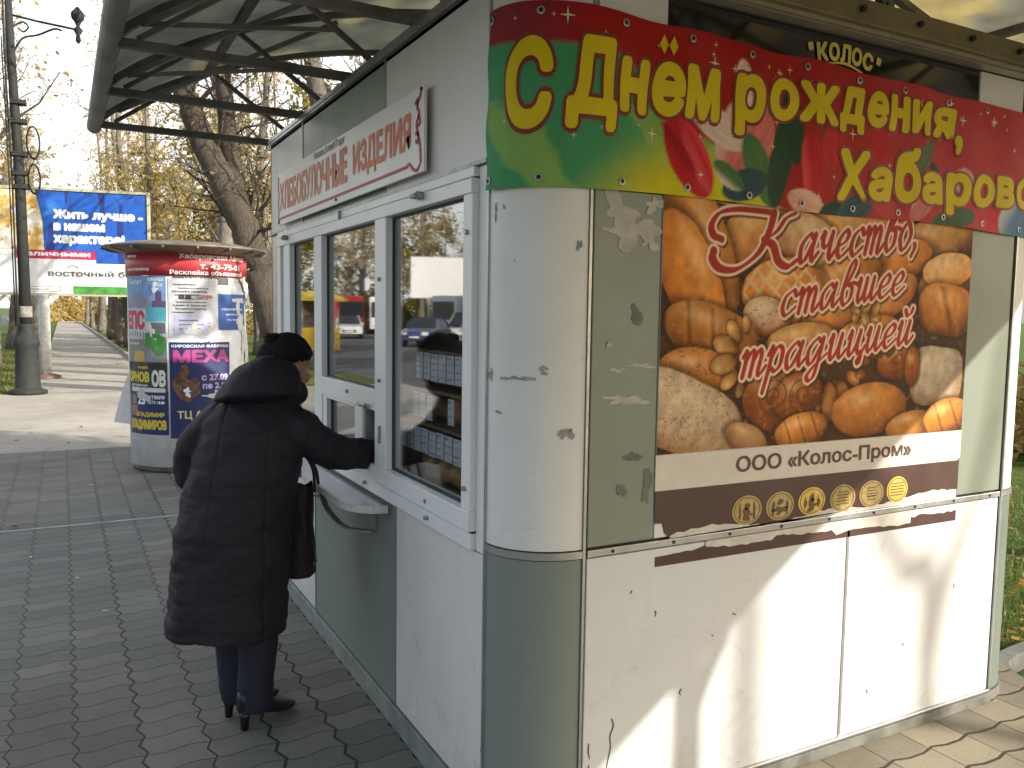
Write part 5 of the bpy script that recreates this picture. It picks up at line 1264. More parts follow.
hand(L(*J['wl'][:3]), L(.10, .005, .0), Vector((0, 0, -1)), .85, -1)
v, nn, f = remesh(bm_, .0055, 2)
b = MB(); b.add(v, f, True)
skinm = mat('skin', (.40, .21, .14), .5, 0, .12, 20)
b.build('body', skinm, person)
b = MB()
for s in (-1, 1): b.sphere(HC + FW * .083 + SD * s * .030 + UPH * .010, .011, 10, 8)
b.build('eye', flat_mat('eye_white', (.5, .48, .45), .2), person)
# hair: swept back into a small knot with a clip
hb = MB()
def hairpt(a, c):
    ph = 2 * math.pi * a; cp = math.cos(ph); th = math.pi * c * (.41 - .12 * cp if cp > 0 else .41 - .27 * cp)
    p = headpt(th, ph) - HC; front = max(0, math.cos(ph)) * math.sin(th)
    k = 1.14 + .018 * math.sin(ph * 13 + th * 5)
    q = HC + p * float(k)
    if math.cos(ph) < 0: q = q - UPH * (.055 * smoothstep(1.2, 2.0, np.array(th)) * -math.cos(ph)) - FW * .006
    return q
hb.grid(lambda a, c: hairpt(a, max(c, .01)), 44, 20); hb.grid(lambda a, c: hairpt(a, 1).lerp(HC - UPH * .02, c), 44, 3)
hb.sphere(HC - FW * .080 + UPH * .030, .050, 16, 12, (1, 1, .9)); hb.sphere(HC - FW * .045 + UPH * .080, .045, 14, 10)
vh, nh, fh = remesh(hb, .006, 3)
hb = MB(); hb.add(vh, fh, True)
rh = random.Random(8)                                               # strands drawn back from the hairline into the knot
def surf(dv, k):
    th = math.acos(max(-1, min(1, dv.z))); ph = math.atan2(dv.y, dv.x); return HC + (headpt(th, ph) - HC) * k
KN = Vector((-.72, 0, .62)).normalized()
for i in range(420):
    ph = 2 * math.pi * i / 420; cp = math.cos(ph); th = math.pi * (.41 - .12 * cp if cp > 0 else .41 - .27 * cp) + rh.uniform(-.05, .13)
    d0 = Vector((math.sin(th) * math.cos(ph), math.sin(th) * math.sin(ph), math.cos(th))); pts = []; k0 = rh.uniform(1.10, 1.165); wv = rh.uniform(-.10, .10)
    for j in range(9):
        t = j / 8; q = d0.lerp(KN + Vector((0, wv, .1 * wv)), t).normalized(); q = (q + Vector((0, wv * .6 * math.sin(3.14 * t), 0))).normalized(); pts.append(surf(q, (1.03 if j == 0 else k0) + .02 * math.sin(3.14 * t)))
    hb.tube(pts, [.0022, .0038, .0042, .0042, .0042, .0042, .004, .0035, .002], 4, False)
kc = surf(KN, 1.14)
for i in range(26):
    a0 = rh.random() * 6.28; n_ = Vector((rh.gauss(0, .4), rh.gauss(0, .4), 1)).normalized(); u_ = n_.orthogonal().normalized(); w_2 = n_.cross(u_); r2 = rh.uniform(.012, .030)
    hb.tube([kc + (u_ * math.cos(a0 + 5 * j / 9) + w_2 * math.sin(a0 + 5 * j / 9)) * r2 + n_ * (rh.uniform(-.012, .012)) for j in range(10)], .0055, 5, False)
hairm, t_, out_ = nodes('black_hair'); principled(t_, out_, (.006, .005, .005), .55, 0, .25, noise(t_, coords(t_, scale=(60, 60, 9)), 3, 4), .008, 1.0)
hb.build('hair', hairm, person)
b = MB(); b.box((-.012, -.006, -.006), (.012, .006, .006), Matrix.Translation(HC - FW * .03 + UPH * .128)); b.build('hair_clip', flat_mat('clip_silver', (.6, .6, .6), .3, .6), person)
# coat: one continuous shell, loft of the body and sleeves melted together
cb = MB()
SEC = [(.375, -.088, .0, .232, .205), (.50, -.080, .0, .232, .198), (.65, -.070, .0, .228, .190), (.80, -.056, .0, .224, .180), (.95, -.026, .008, .216, .168), (1.06, .0, .016, .212, .160), (1.15, .015, .026, .210, .150), (1.21, .026, .034, .200, .135), (1.255, .036, .044, .175, .115), (1.29, .050, .055, .130, .100), (1.33, .066, .07, .098, .088)]
na = 44
def seccurve(z):
    zs = [s[0] for s in SEC]; return [float(np.interp(z, zs, [s[k] for s in SEC])) for k in range(1, 5)]
zz = np.linspace(.375, 1.33, 40); vs = []; fs = []
for z in zz:
    cx, cd, a_, b_ = seccurve(z)
    for k in range(na):
        an = 2 * math.pi * k / na; fold = 1 + .020 * math.sin(an * 5 + 1) * smoothstep(1.0, .4, np.array(z)) + .012 * math.sin(an * 9 + z * 5) * smoothstep(.9, .4, np.array(z))
        vs.append(L(cx + a_ * fold * math.cos(an), cd + b_ * fold * math.sin(an), z - .010 * math.cos(an) * (z < .45)))
for i in range(len(zz) - 1):
    for k in range(na): fs.append((i*na+k, i*na+(k+1) % na, (i+1)*na+(k+1) % na, (i+1)*na+k))
fs += [list(range(na))[::-1], [(len(zz)-1)*na+k for k in range(na)]]
cb.add(vs, fs)
def sleeve(pts, rad):
    q = catmull(pts, 8); r = np.interp(np.linspace(0, 1, len(q)), np.linspace(0, 1, len(rad)), rad)
    cb.tube([L(*p) for p in q], list(r), 20)
sleeve([(-.10, .05, 1.215), (-.165, .05, 1.175), (-.225, .055, 1.08), (-.238, .085, .985), (-.13, .22, .985), (.0, .30, 1.0)], [.076, .074, .071, .071, .064, .055])
sleeve([(.10, .04, 1.205), (.19, .035, 1.185), (.275, .065, 1.12), (.345, .11, 1.082), (.42, .158, 1.070), (.475, .192, 1.068)], [.082, .080, .075, .070, .062, .055])
v, nn, f = remesh(cb, .0065, 8)
e1, e2 = np.array(E1), np.array(E2)
lx = v @ e1; ld = v @ e2; z = v[:, 2]
wr_ = (fbm(lx * 9 + 40, z * 13, 1) + fbm(ld * 9 + 20, z * 12, 2) - .95) * .022
side = smoothstep(-.10, -.18, lx + .05 * (z < .9)) * smoothstep(1.02, .94, z)
quilt = np.abs(np.sin(math.pi * z / .058)) ** .5 * (.0048 * side + .0012 * smoothstep(1.02, .94, z) * (1 - side))
quilt = quilt + .010 * np.exp(-((np.sin(lx * 7 + z * 9 + 1.2)) / .35) ** 2) * smoothstep(.95, 1.15, z)
seam = -.004 * np.exp(-((lx - (-.085 - .10 * (1.0 - z))) / .006) ** 2) * (ld < 0) - .004 * np.exp(-((lx - (.115 + .03 * (z - 1))) / .006) ** 2) * (ld < 0) * (z < 1.2)
sl_ = np.exp(-((np.sin(lx * 46 - z * 20)) / .6) ** 2) * .004 * (lx > .24)
v = v + nn * (wr_ + quilt + seam + sl_)[:, None]
cm_, t_, out_ = nodes('coat_cloth'); cc_ = coords(t_)
principled(t_, out_, mixc(t_, 1.0, (.0155, .0120, .0170), ramp(t_, noise(t_, cc_, 5, 5), [(.3, .75), (.7, 1.35)]), 'MULTIPLY'), .66, 0, .30, noise(t_, cc_, 300, 2), .0015, .5)
b = MB(); b.add(v, f, True); b.build('coat', cm_, person)
# hood lying on the back and round the neck
hb = MB()
for k in range(26):                                                  # collar part round the neck
    a = 2 * math.pi * k / 26; hb.sphere(L(.090 + .100 * math.cos(a), .075 + .085 * math.sin(a), 1.318 + .020 * math.sin(a)), .040, 12, 8)
def hoodpt(a, c):                                                   # dome of the hood, lying back between the shoulders
    an = 2 * math.pi * a; th = math.pi * c; st, ct = math.sin(th), math.cos(th)
    x = .168 * math.cos(an) * st ** .8; d = .125 * math.sin(an) * st ** .8
    zz_ = (.150 if ct > 0 else .030) * (abs(ct) ** 1.15) * (1 if ct > 0 else -1)
    return L(.046 + x + .03 * max(ct, 0), -.015 + d + .05 * max(ct, 0), 1.325 + zz_ - .012 * math.cos(an * 2) * st + .016 * math.cos(an) * st)
hb.grid(hoodpt, 36, 20)
v, nn, f = remesh(hb, .010, 5)
lx = v @ e1; z = v[:, 2]
v = v + nn * ((fbm(lx * 14 + 9, z * 18, 6) - .47) * .020)[:, None]
b = MB(); b.add(v, f, True); b.build('hood', cm_, person)
# trousers and boots
trm = mat('navy_trousers', (.008, .0105, .024), .75, 0, .3, 9)
tb = MB()
for key_h, key_k, key_a in (('hl', 'kl', 'al'), ('hr', 'kr', 'ar')):
    h, k, a = J[key_h], J[key_k], J[key_a]
    q = catmull([L(h[0] * .9, h[1], .66), L(*k[:3]), L((k[0] + a[0]) / 2, (k[1] + a[1]) / 2, .26), L(a[0], a[1], .065)], 7)
    tb.tube(q, list(np.interp(np.linspace(0, 1, len(q)), [0, .33, .7, 1], [.080, .080, .073, .068])), 18)
tb.sphere(L(-.04, 0, .68), .12, 18, 12, (1, .8, .6))
v, nn, f = remesh(tb, .009, 3); lx = v @ e1
v = v + nn * ((fbm(lx * 20 + 5, v[:, 2] * 16, 4) - .47) * .012)[:, None]
b = MB(); b.add(v, f, True); b.build('trousers', trm, person)
bootm = mat('black_boot_leather', (.010, .010, .011), .32, 0, .3, 14, .002)
FD = Vector((.91, .41, 0)).normalized(); FS = Vector((-.41, .91, 0)).normalized()
for k in ('al', 'ar'):
    a = L(*J[k][:3]); a.z = 0; hp = a - FD * .050
    b = MB(); vs = []; fs = []
    prof = [(-.02, .115, .020, .040), (.0, .108, .034, .050), (.05, .110, .036, .055), (.10, .078, .037, .042), (.15, .046, .040, .030), (.19, .033, .038, .023), (.225, .025, .026, .017), (.245, .021, .010, .010)]
    for s, zc, w, h in prof:
        for i in range(14):
            an = 2 * math.pi * i / 14; vs.append(hp + FD * s + FS * w * math.cos(an) + Vector((0, 0, max(.008, zc + h * math.sin(an)))))
    n = len(prof)
    for j in range(n - 1):
        for i in range(14): fs.append((j*14+i, j*14+(i+1) % 14, (j+1)*14+(i+1) % 14, (j+1)*14+i))
    fs += [list(range(14))[::-1], [(n-1)*14+i for i in range(14)]]
    b.add(vs, fs, True); b.tube([hp + FD * .03 + Vector((0, 0, .10)), hp + FD * .045 + Vector((0, 0, .18))], [.040, .040], 14)
    o = b.build('boot', bootm, person)
    b = MB(); b.tube([hp + FD * .008 + Vector((0, 0, .085)), hp + FD * .006 + Vector((0, 0, .04)), hp + FD * .004 + Vector((0, 0, 0))], [.028, .018, .015], 10)
    b.build('heel', bootm, o)
# shopping bag hanging from her left hand
bag = thing('shopping_bag', 'dark soft shopping bag with pale print hanging in front of the woman', 'bag', PO + L(.125, .33, .50))
BGX, BGY = E1.copy(), E2.copy()
def bagpt(a, c):
    an = 2 * math.pi * a; p = .75; cs, sn = math.cos(an), math.sin(an)
    w = .062 * (1 - .12 * c) ; t = .085 * (1 - .55 * c ** 2)
    x = w * math.copysign(abs(cs) ** p, cs); y = t * math.copysign(abs(sn) ** p, sn)
    k = 1 + .06 * math.sin(3 * an + c * 7) * math.sin(math.pi * c) + .03 * math.sin(7 * an + c * 15)
    return BGX * x * k + BGY * y * k + Vector((0, 0, .40 * c + .012 * math.sin(an * 3) * c))
b = MB(); b.grid(bagpt, 36, 18); b.add([bagpt(i / 24, 0) for i in range(24)], [tuple(range(24))[::-1]])
bagm = mat('bag_cloth', (.020, .010, .018), .6, 0, .5, 8, .006)
b.build('bag_body', bagm, bag)
b = MB()
for s in (-1, 1): b.tube([tuple(p) for p in catmull([BGX * .075 + BGY * .04 * s + Vector((0, 0, .37)), BGX * .062 + BGY * .02 * s + Vector((0, 0, .47)), BGX * .01 + BGY * .0 + Vector((0, 0, .528)), BGX * -.05 + BGY * .02 * s + Vector((0, 0, .46)), BGX * -.07 + BGY * .04 * s + Vector((0, 0, .37))], 6)], .007, 8)
b.build('handle', bagm, bag)
b = MB()
for k in range(5): scrap(b, lambda u, v, e: tuple(bagpt(u, v) * 1.0 + (BGX * math.cos(2*math.pi*u) + BGY * math.sin(2*math.pi*u)) * (.006 + e)), -.03 + .012 * k, .13 + .035 * (k % 3), .012, .02, 0, 400 + k, .8, 18)
o = b.build('print', mat('bag_print', (.30, .26, .30), .6, 0, .5, 20), bag)
# ---------------------------------------------------------------- trees
def bark_mat(name, c0, c1):
    m, t, out = nodes(name); c = coords(t, scale=(7, 7, 2.2)); n1 = noise(t, c, 3.2, 8, .75, 1.0); n2 = noise(t, coords(t), 1.1, 4)
    base = mixc(t, 1.0, ramp(t, n1, [(.3, c0), (.7, c1)]), ramp(t, n2, [(.3, .7), (.7, 1.25)]), 'MULTIPLY')
    principled(t, out, base, .9, 0, .2, n1, .05, .9); return m
DARKBARK = bark_mat('dark_bark', (.045, .037, .03), (.15, .125, .10))
BARK = [bark_mat('grey_bark', (.09, .078, .064), (.27, .235, .195)), bark_mat('pale_bark', (.12, .10, .08), (.34, .30, .25)), bark_mat('warm_bark', (.09, .06, .038), (.27, .19, .12))]
def leaf_mat(name, stops):
    m, t, out = nodes(name); g = N(t, 'ShaderNodeNewGeometry'); base = ramp(t, g.outputs['Random Per Island'], stops)
    d = N(t, 'ShaderNodeBsdfDiffuse'); tl = N(t, 'ShaderNodeBsdfTranslucent'); t.links.new(base, d.inputs[0]); t.links.new(base, tl.inputs[0])
    mx = N(t, 'ShaderNodeMixShader'); mx.inputs[0].default_value = .5; t.links.new(d.outputs[0], mx.inputs[1]); t.links.new(tl.outputs[0], mx.inputs[2]); t.links.new(mx.outputs[0], out.inputs[0]); return m
LEAF_Y = leaf_mat('autumn_leaves', [(0, (.42, .27, .10)), (.4, (.58, .42, .16)), (.75, (.62, .50, .24)), (1, (.36, .32, .12))])
LEAF_G = leaf_mat('green_gold_leaves', [(0, (.16, .19, .04)), (.4, (.30, .29, .07)), (.75, (.52, .40, .11)), (1, (.20, .18, .05))])
def leaf(mb, p, s, r):
    n = Vector((r.gauss(0, 1), r.gauss(0, 1), r.gauss(0, 1))).normalized(); t = n.orthogonal().normalized(); w = n.cross(t)
    mb.add([p - t * s, p + w * s * .55, p + t * s, p - w * s * .55], [(0, 1, 2, 3)])
def make_tree(trunk_pts, r0, r1, seed, limbs=16, spread=2.6, leaves=500, lsize=.06, bark=BARK[0], lm=LEAF_Y, start=.35, twig=7, twiglet=5, sides=9, up=.55, extra_trunks=(), limb_r=(.30, .48)):
    """returns (trunk mesh, crown mesh): tapered trunk, limbs, twigs and scattered autumn leaves"""
    r = random.Random(seed); T = MB(); Cn = MB()
    ends = []
    def wobble(p, d, ln, n, rad, mb, s, curv=.25, grav=.0):
        pts = [p]; rr = [rad]; d = d.normalized()
        for k in range(n):
            d = (d + Vector((r.gauss(0, curv), r.gauss(0, curv), r.gauss(0, curv) + grav))).normalized()
            p = p + d * ln / n; pts.append(p); rr.append(rad * (1 - .78 * (k + 1) / n))
        mb.tube(pts, rr, s, False); return pts, rr, d
    for tp, ra, rb, st in [(trunk_pts, r0, r1, start)] + list(extra_trunks):
        q = catmull(tp, 8); m = len(q); rad = [ra + (rb - ra) * k / (m - 1) + ra * .55 * math.exp(-k / m * 16) * (st > .2) for k in range(m)]
        pts = [Vector(p) for p in q]; pts = [p + Vector((r.gauss(0, .25), r.gauss(0, .25), 0)) * ra * .3 * (0 < i < m - 1) for i, p in enumerate(pts)]
        T.tube(pts, rad, sides + 3, True)
        for k in range(limbs):
            tt = st + (1 - st) * (k + r.random()) / limbs; i = min(int(tt * (m - 1)), m - 2); p = pts[i].lerp(pts[i+1], tt * (m - 1) - i)
            a = r.random() * 6.283; ln = spread * r.uniform(.55, 1.15) * (1.15 - .55 * (tt - st) / (1 - st))
            d = Vector((math.cos(a), math.sin(a), up + r.uniform(-.1, .8)))
            lp, lr, ld_ = wobble(p, d, ln, 6, rad[i] * r.uniform(*limb_r), T, 6, .20, .06)
            for j in range(twig):
                u = .2 + .8 * (j + r.random()) / twig; ii = min(int(u * 6), 5); pp = lp[ii].lerp(lp[ii+1], u * 6 - ii)
                d2 = (ld_ + Vector((r.gauss(0, .8), r.gauss(0, .8), r.gauss(.1, .6))))
                tp2, _, d3 = wobble(pp, d2, ln * r.uniform(.25, .5), 4, max(.007, lr[ii] * .42), Cn, 4, .28, .02)
                for w in range(twiglet):
                    q0 = tp2[r.randint(1, 4)]; e, _, _ = wobble(q0, d3 + Vector((r.gauss(0, .8), r.gauss(0, .8), r.gauss(0, .6))), ln * r.uniform(.10, .25), 2, .0055, Cn, 3, .3)
                    ends += e[1:]
    nt_ = len(Cn.f); Cn.cur = 1
    cl = [r.choice(ends) for _ in range(max(6, leaves // 40))]
    for k in range(leaves):
        p = r.choice(ends) if r.random() < .5 else r.choice(cl) + Vector((r.gauss(0, .28), r.gauss(0, .28), r.gauss(0, .22)))
        leaf(Cn, p + Vector((r.gauss(0, .05), r.gauss(0, .05), r.gauss(0, .05))), lsize * r.uniform(.6, 1.3), r)
    return T.mesh('trunk', bark), Cn.mesh('crown', [bark, lm])
def tree_from(meshes, name, label, loc, rz=0, sc=1.0, group=None, cat='tree'):
    t = thing(name, label, cat, loc, rz, group); t.scale = (sc, sc, sc)
    for nm, me in zip(('trunk', 'crown'), meshes): link(bpy.data.objects.new(nm, me), t)
    return t
# the big forked tree leaning over the advertising column
X0 = Vector((2.45, 14.0, 0))
big = make_tree([(.25, 0, 0), (.02, 0, 1.2), (-.25, 0, 2.2), (-.62, .0, 3.2), (-1.08, 0, 4.2), (-1.5, .1, 5.3), (-1.72, .15, 6.6), (-1.9, .2, 8.5), (-2.0, .2, 11)], .34, .12, 11, 12, 2.6, 400, .05, DARKBARK, LEAF_Y, .42, 7, 6, limb_r=(.14, .26),
    extra_trunks=[([(-.55, .1, 3.1), (-.75, .3, 4.6), (-.85, .5, 6.6), (-.80, .6, 9.5), (-.9, .6, 12)], .20, .05, .15), ([(.15, .05, .6), (-.35, .1, 2.6), (-.5, .2, 3.4)], .24, .14, .6)])
tree_from(big, 'leaning_tree', 'thick dark forked tree leaning to the left above the advertising column', X0)
t2 = make_tree([(0, 0, 0), (-.1, 0, 3), (-.35, .1, 5.5), (-.75, .1, 8), (-1.0, 0, 11)], .27, .06, 12, 22, 3.0, 700, .055, BARK[0], LEAF_Y, .4, 8, 6)
tree_from(t2, 'grey_tree', 'grey tree leaning away just behind the far corner of the kiosk', (3.35, 13.0, 0))
t3 = make_tree([(0, 0, 0), (.05, 0, 4), (0, .1, 8), (.1, 0, 12)], .23, .07, 13, 18, 2.4, 500, .055, BARK[1], LEAF_Y, .35, 7, 5)
tree_from(t3, 'straight_tree', 'straight grey trunked tree standing behind the forked leaning tree', (2.25, 18.5, 0))
PROTO = [make_tree([(0, 0, 0), (.1, .05, 3), (-.1, 0, 6), (.15, .1, 9), (0, 0, 12.5)], .20, .05, 21, 18, 2.5, 1000, .065, BARK[0], LEAF_Y, .28, 6, 5, 8),
         make_tree([(0, 0, 0), (-.1, .1, 3.2), (.1, 0, 6.5), (0, .1, 13)], .16, .04, 22, 18, 2.0, 1300, .07, BARK[2], LEAF_Y, .25, 6, 5, 8),
         make_tree([(0, 0, 0), (.15, .0, 2.5), (.35, 0, 5.5), (.3, .1, 10.5)], .18, .04, 23, 18, 2.6, 1900, .075, BARK[1], LEAF_Y, .22, 6, 5, 8),
         make_tree([(0, 0, 0), (0, .0, 2.0), (.1, 0, 4.5), (0, .1, 8.5)], .15, .04, 24, 18, 2.2, 3200, .10, BARK[0], LEAF_G, .18, 6, 5, 8)]
PROTO += [make_tree([(0, 0, 0), (.1, .05, 3), (-.1, 0, 6), (.15, .1, 9), (0, 0, 12.5)], .20, .06, 41, 12, 2.3, 160, .06, BARK[0], LEAF_Y, .45, 4, 3, 8), make_tree([(0, 0, 0), (-.1, .1, 3.2), (.1, 0, 6.5), (0, .1, 13)], .16, .05, 42, 12, 2.0, 200, .06, BARK[2], LEAF_Y, .4, 4, 3, 8)]
rt = random.Random(5)
def row(spots, name, label, group, kinds=(0, 1, 2)):
    for x, y in spots:
        tree_from(PROTO[rt.choice(kinds)], name, label, (x, y, -.06), rt.random() * 6.28, rt.uniform(.85, 1.2), group)
row([(1.45, 27), (1.35, 31), (1.6, 34.5), (1.25, 39), (1.5, 44), (1.3, 49), (1.5, 55), (1.2, 61), (1.4, 68), (1.1, 76), (1.3, 85), (1.1, 95)], 'promenade_tree', 'autumn tree in the row along the right kerb of the footpath', 'trees in the row right of the footpath')
row([(-3.0, 25.5), (-3.2, 31), (-2.9, 38), (-3.1, 45), (-2.8, 53), (-3.0, 62), (-2.9, 72), (-3.0, 83), (-2.8, 95)], 'promenade_tree', 'autumn tree in the row on the lawn left of the footpath', 'trees in the row left of the footpath')
row([(2.9, 21.5), (4.3, 24), (3.4, 29), (5.6, 31), (4.5, 37), (7.4, 36), (2.9, 42), (6.2, 45), (9.5, 44), (4.0, 52), (8.3, 55), (12, 52), (3.2, 64), (7, 68), (11, 70), (15, 62), (4.6, 82), (10, 90), (17, 85)], 'park_tree', 'autumn park tree in the stand between the footpath and the kiosk', 'park trees behind the kiosk', (0, 1, 2, 2))
row([(-6, 70), (-9, 84), (-5.2, 100), (-12, 96), (0.0, 124), (-1.5, 130), (2.5, 126)], 'distant_tree', 'leafy tree far beyond the end of the footpath', 'trees beyond the end of the footpath', (2, 3))
row([(-26, 60), (-31, 66), (-20, 72), (-24, 78), (-29, 84), (-17, 82), (-36, 74), (-14.5, 90), (-19, 94), (-34, 92), (-40, 84), (-12.5, 74), (-33, 54), (-38, 62)], 'roadside_tree', 'leafy roadside tree across the street, mirrored in the kiosk windows', 'trees across the street', (2, 3, 3))
for x, y, s_ in ((-14, 60, 1.7), (-18.5, 62, 1.8), (-22.5, 71, 1.9), (-28, 70, 1.9), (-10.8, 66, 1.6), (-32, 62, 1.8), (-25, 62, 1.6), (-9.5, 56, 1.5)):
    tree_from(PROTO[3 if x % 2 == 0 else 2], 'tall_tree', 'tall dense green and gold tree behind the parked cars, mirrored in the kiosk windows', (x, y, -.06), rt.random() * 6, s_, 'tall trees behind the parked cars')
row([(3.8, 30), (5.2, 34), (2.6, 38), (7, 42), (4.6, 46), (2.8, 52), (6.6, 27)], 'golden_tree', 'bushy green and gold tree between the bare trunks behind the advertising column', 'bushy trees behind the advertising column', (3,))
row([(16, 26), (22, 20), (27, 30), (20, 36), (33, 24), (30, 42), (40, 34), (24, 52), (18, 12), (38, 14)], 'far_tree', 'autumn tree on the wide lawn beyond the kiosk end wall', 'trees on the wide lawn beyond the kiosk', (0, 2, 3))
# trees on the lawn at the sunny side: they stripe the ground with shade and dapple the kiosk front
row([(7.6, 9.5), (9.0, 13.5), (11.5, 8.0), (6.2, 16.5), (8.4, 19), (14.5, 11)], 'lawn_tree', 'tree on the lawn to the right of the kiosk', 'trees on the lawn right of the kiosk', (4, 5))
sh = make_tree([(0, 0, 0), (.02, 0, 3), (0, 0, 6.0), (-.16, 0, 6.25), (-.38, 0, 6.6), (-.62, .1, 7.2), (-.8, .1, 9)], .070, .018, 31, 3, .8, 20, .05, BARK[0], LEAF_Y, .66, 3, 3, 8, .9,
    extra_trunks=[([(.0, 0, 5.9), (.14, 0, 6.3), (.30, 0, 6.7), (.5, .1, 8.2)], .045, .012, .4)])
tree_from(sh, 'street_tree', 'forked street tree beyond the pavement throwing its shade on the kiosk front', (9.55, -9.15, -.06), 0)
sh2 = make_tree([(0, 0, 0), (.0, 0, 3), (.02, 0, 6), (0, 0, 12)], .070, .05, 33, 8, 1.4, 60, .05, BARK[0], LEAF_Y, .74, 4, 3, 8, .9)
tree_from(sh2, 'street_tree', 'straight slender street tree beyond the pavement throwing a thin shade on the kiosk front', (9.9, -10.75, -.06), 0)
tree_from(PROTO[3], 'added_shade_tree', 'leafy tree added out of view to shade the advertising column', (5.9, .55, -.06), 1.0, .85)  # unseen tree added to shade the advertising column
# shrubs
def make_shrub(seed, n, rx, rz, lm, ls):
    r = random.Random(seed); b = MB(); b2 = MB()
    for k in range(26):
        a = r.random() * 6.28; e = Vector((rx * r.uniform(.2, .9) * math.cos(a), rx * r.uniform(.2, .9) * math.sin(a), rz * r.uniform(.6, 1.7)))
        b.tube([(0.1 * math.cos(a), .1 * math.sin(a), -.06), e * .5 + Vector((0, 0, .2)), e], [.02, .014, .005], 4, False)
    for k in range(n):
        a = r.random() * 6.28; q = r.random() ** .5; z = r.random(); lump = 1 + .3 * math.sin(3 * a + seed) + .2 * math.sin(7 * a + z * 5)
        leaf(b2, Vector((rx * q * lump * math.cos(a) * (1 - .5 * z), rx * q * lump * math.sin(a) * (1 - .5 * z), .05 + rz * 1.8 * z * (1.1 - .5 * q))), ls * r.uniform(.6, 1.4), r)
    return b.mesh('stems', BARK[2]), b2.mesh('foliage', lm)
SHR = [make_shrub(1, 2600, 1.3, .9, LEAF_Y, .08), make_shrub(2, 3400, 1.6, 1.3, LEAF_G, .09)]
def shrub(i, label, loc, sc, group):
    t = thing('shrub', label, 'shrub', loc, rt.random() * 6, group); t.scale = (sc,) * 3
    for nm, me in zip(('stems', 'foliage'), SHR[i]): link(bpy.data.objects.new(nm, me), t)
for x, y, s in ((2.4, 100, 1.8), (-.6, 118, 2.2), (1.6, 120, 2.0), (-3.6, 112, 2.0), (4.6, 96, 1.8)): shrub(0, 'golden shrub closing the far end of the footpath', (x, y, -.06), s, 'golden shrubs at the end of the footpath')
for x, y, s in ((3.5, 33, 1.0), (5.0, 40, 1.2), (7.5, 30, 1.3), (6.5, 52, 1.4), (10, 40, 1.5), (12, 60, 1.6), (4.0, 47, 1.0), (9, 64, 1.7)): shrub(0, 'golden shrub among the park trees behind the kiosk', (x, y, -.06), s, 'golden shrubs behind the kiosk')
for x, y, s in ((-20, 66, 1.5), (-23, 69, 1.7), (-26, 66, 1.5), (-17.5, 74, 1.7), (-29, 62, 1.5), (-15, 80, 1.8)): shrub(1, 'green roadside bush across the street, mirrored in the kiosk windows', (x, y, -.06), s, 'bushes across the street')
for x, y, s in ((8.6, 4.6, .8), (10.4, 3.8, 1.0)): shrub(0, 'yellow shrub on the lawn right of the kiosk', (x, y, -.06), s, 'yellow shrubs on the lawn')

# grass blades and fallen leaves
b = MB(); r = random.Random(9)
gm, t_, out_ = nodes('grass_blades'); gg = N(t_, 'ShaderNodeNewGeometry'); principled(t_, out_, ramp(t_, gg.outputs['Random Per Island'], [(0, (.07, .10, .02)), (.5, (.12, .17, .035)), (.8, (.22, .22, .07)), (1, (.32, .26, .12))]), .7, 0, .3)
for k in range(16000):
    x = 2.62 + 5.0 * r.random() ** 1.6; y = .30 + 4.5 * r.random() ** 1.5
    if y < .38 and x < 2.9: continue
    h = r.uniform(.03, .085); a = r.random() * 6.28; w = .004; dx, dy = math.cos(a) * w, math.sin(a) * w; lx_, ly_ = r.gauss(0, .02), r.gauss(0, .02)
    b.add([(x - dx, y - dy, -.06), (x + dx, y + dy, -.06), (x + lx_, y + ly_, -.06 + h)], [(0, 1, 2)])
for k in range(14000):
    x = r.uniform(-5, -1.64); y = 16.5 + 16 * r.random() ** 1.5
    h = r.uniform(.05, .12); a = r.random() * 6.28; w = .010; dx, dy = math.cos(a) * w, math.sin(a) * w
    b.add([(x - dx, y - dy, -.06), (x + dx, y + dy, -.06), (x + r.gauss(0, .03), y + r.gauss(0, .03), -.06 + h)], [(0, 1, 2)])
tag(b.build('grass', gm), 'short autumn grass on the lawns', 'grass', kind='stuff')
b = MB()
for k in range(5200):
    q = r.random()
    if q < .34: x, y, z = 2.7 + 6 * r.random() ** 1.4, .34 + 6 * r.random() ** 1.3, -.02 + .03 * r.random()
    elif q < .75: x, y, z = r.uniform(-6, -1.7), 16.5 + 45 * r.random(), -.02 + .04 * r.random()
    elif q < .93: x, y, z = r.uniform(.95, 7), 16.5 + 45 * r.random(), -.02 + .04 * r.random()
    elif q < .985: x, y, z = r.choice((-1.5 + abs(r.gauss(0, .25)), .6 - abs(r.gauss(0, .3)))), 17 + 40 * r.random(), .006
    else: x, y, z = r.uniform(-4, 2.5), r.uniform(5, 16), .005
    s = r.uniform(.018, .045); a = r.random() * 6.28; t1 = Vector((math.cos(a), math.sin(a), r.gauss(0, .15))) * s; w1 = Vector((-math.sin(a), math.cos(a), r.gauss(0, .2))) * s * .6
    c = Vector((x, y, z + .012)); b.add([c - t1, c - w1, c + t1, c + w1], [(0, 1, 2, 3)])
for k in range(80):                                                 # bits in the gutter along the kiosk plinth
    u = .5 + 1.85 * r.random() ** .5; s = r.uniform(.006, .018); a = r.random() * 6.28
    c = Vector((u, -.03 - abs(r.gauss(0, .02)), .008)); t1 = Vector((math.cos(a), math.sin(a), .3)) * s; w1 = Vector((-math.sin(a), math.cos(a), .2)) * s * .6
    b.add([c - t1, c - w1, c + t1, c + w1], [(0, 1, 2, 3)])
tag(b.build('fallen_leaves', leaf_mat('fallen_leaves', [(0, (.20, .10, .03)), (.4, (.42, .25, .05)), (.8, (.50, .36, .10)), (1, (.14, .09, .05))])), 'fallen yellow leaves lying on lawns and paving', 'leaves', kind='stuff')
b = MB()
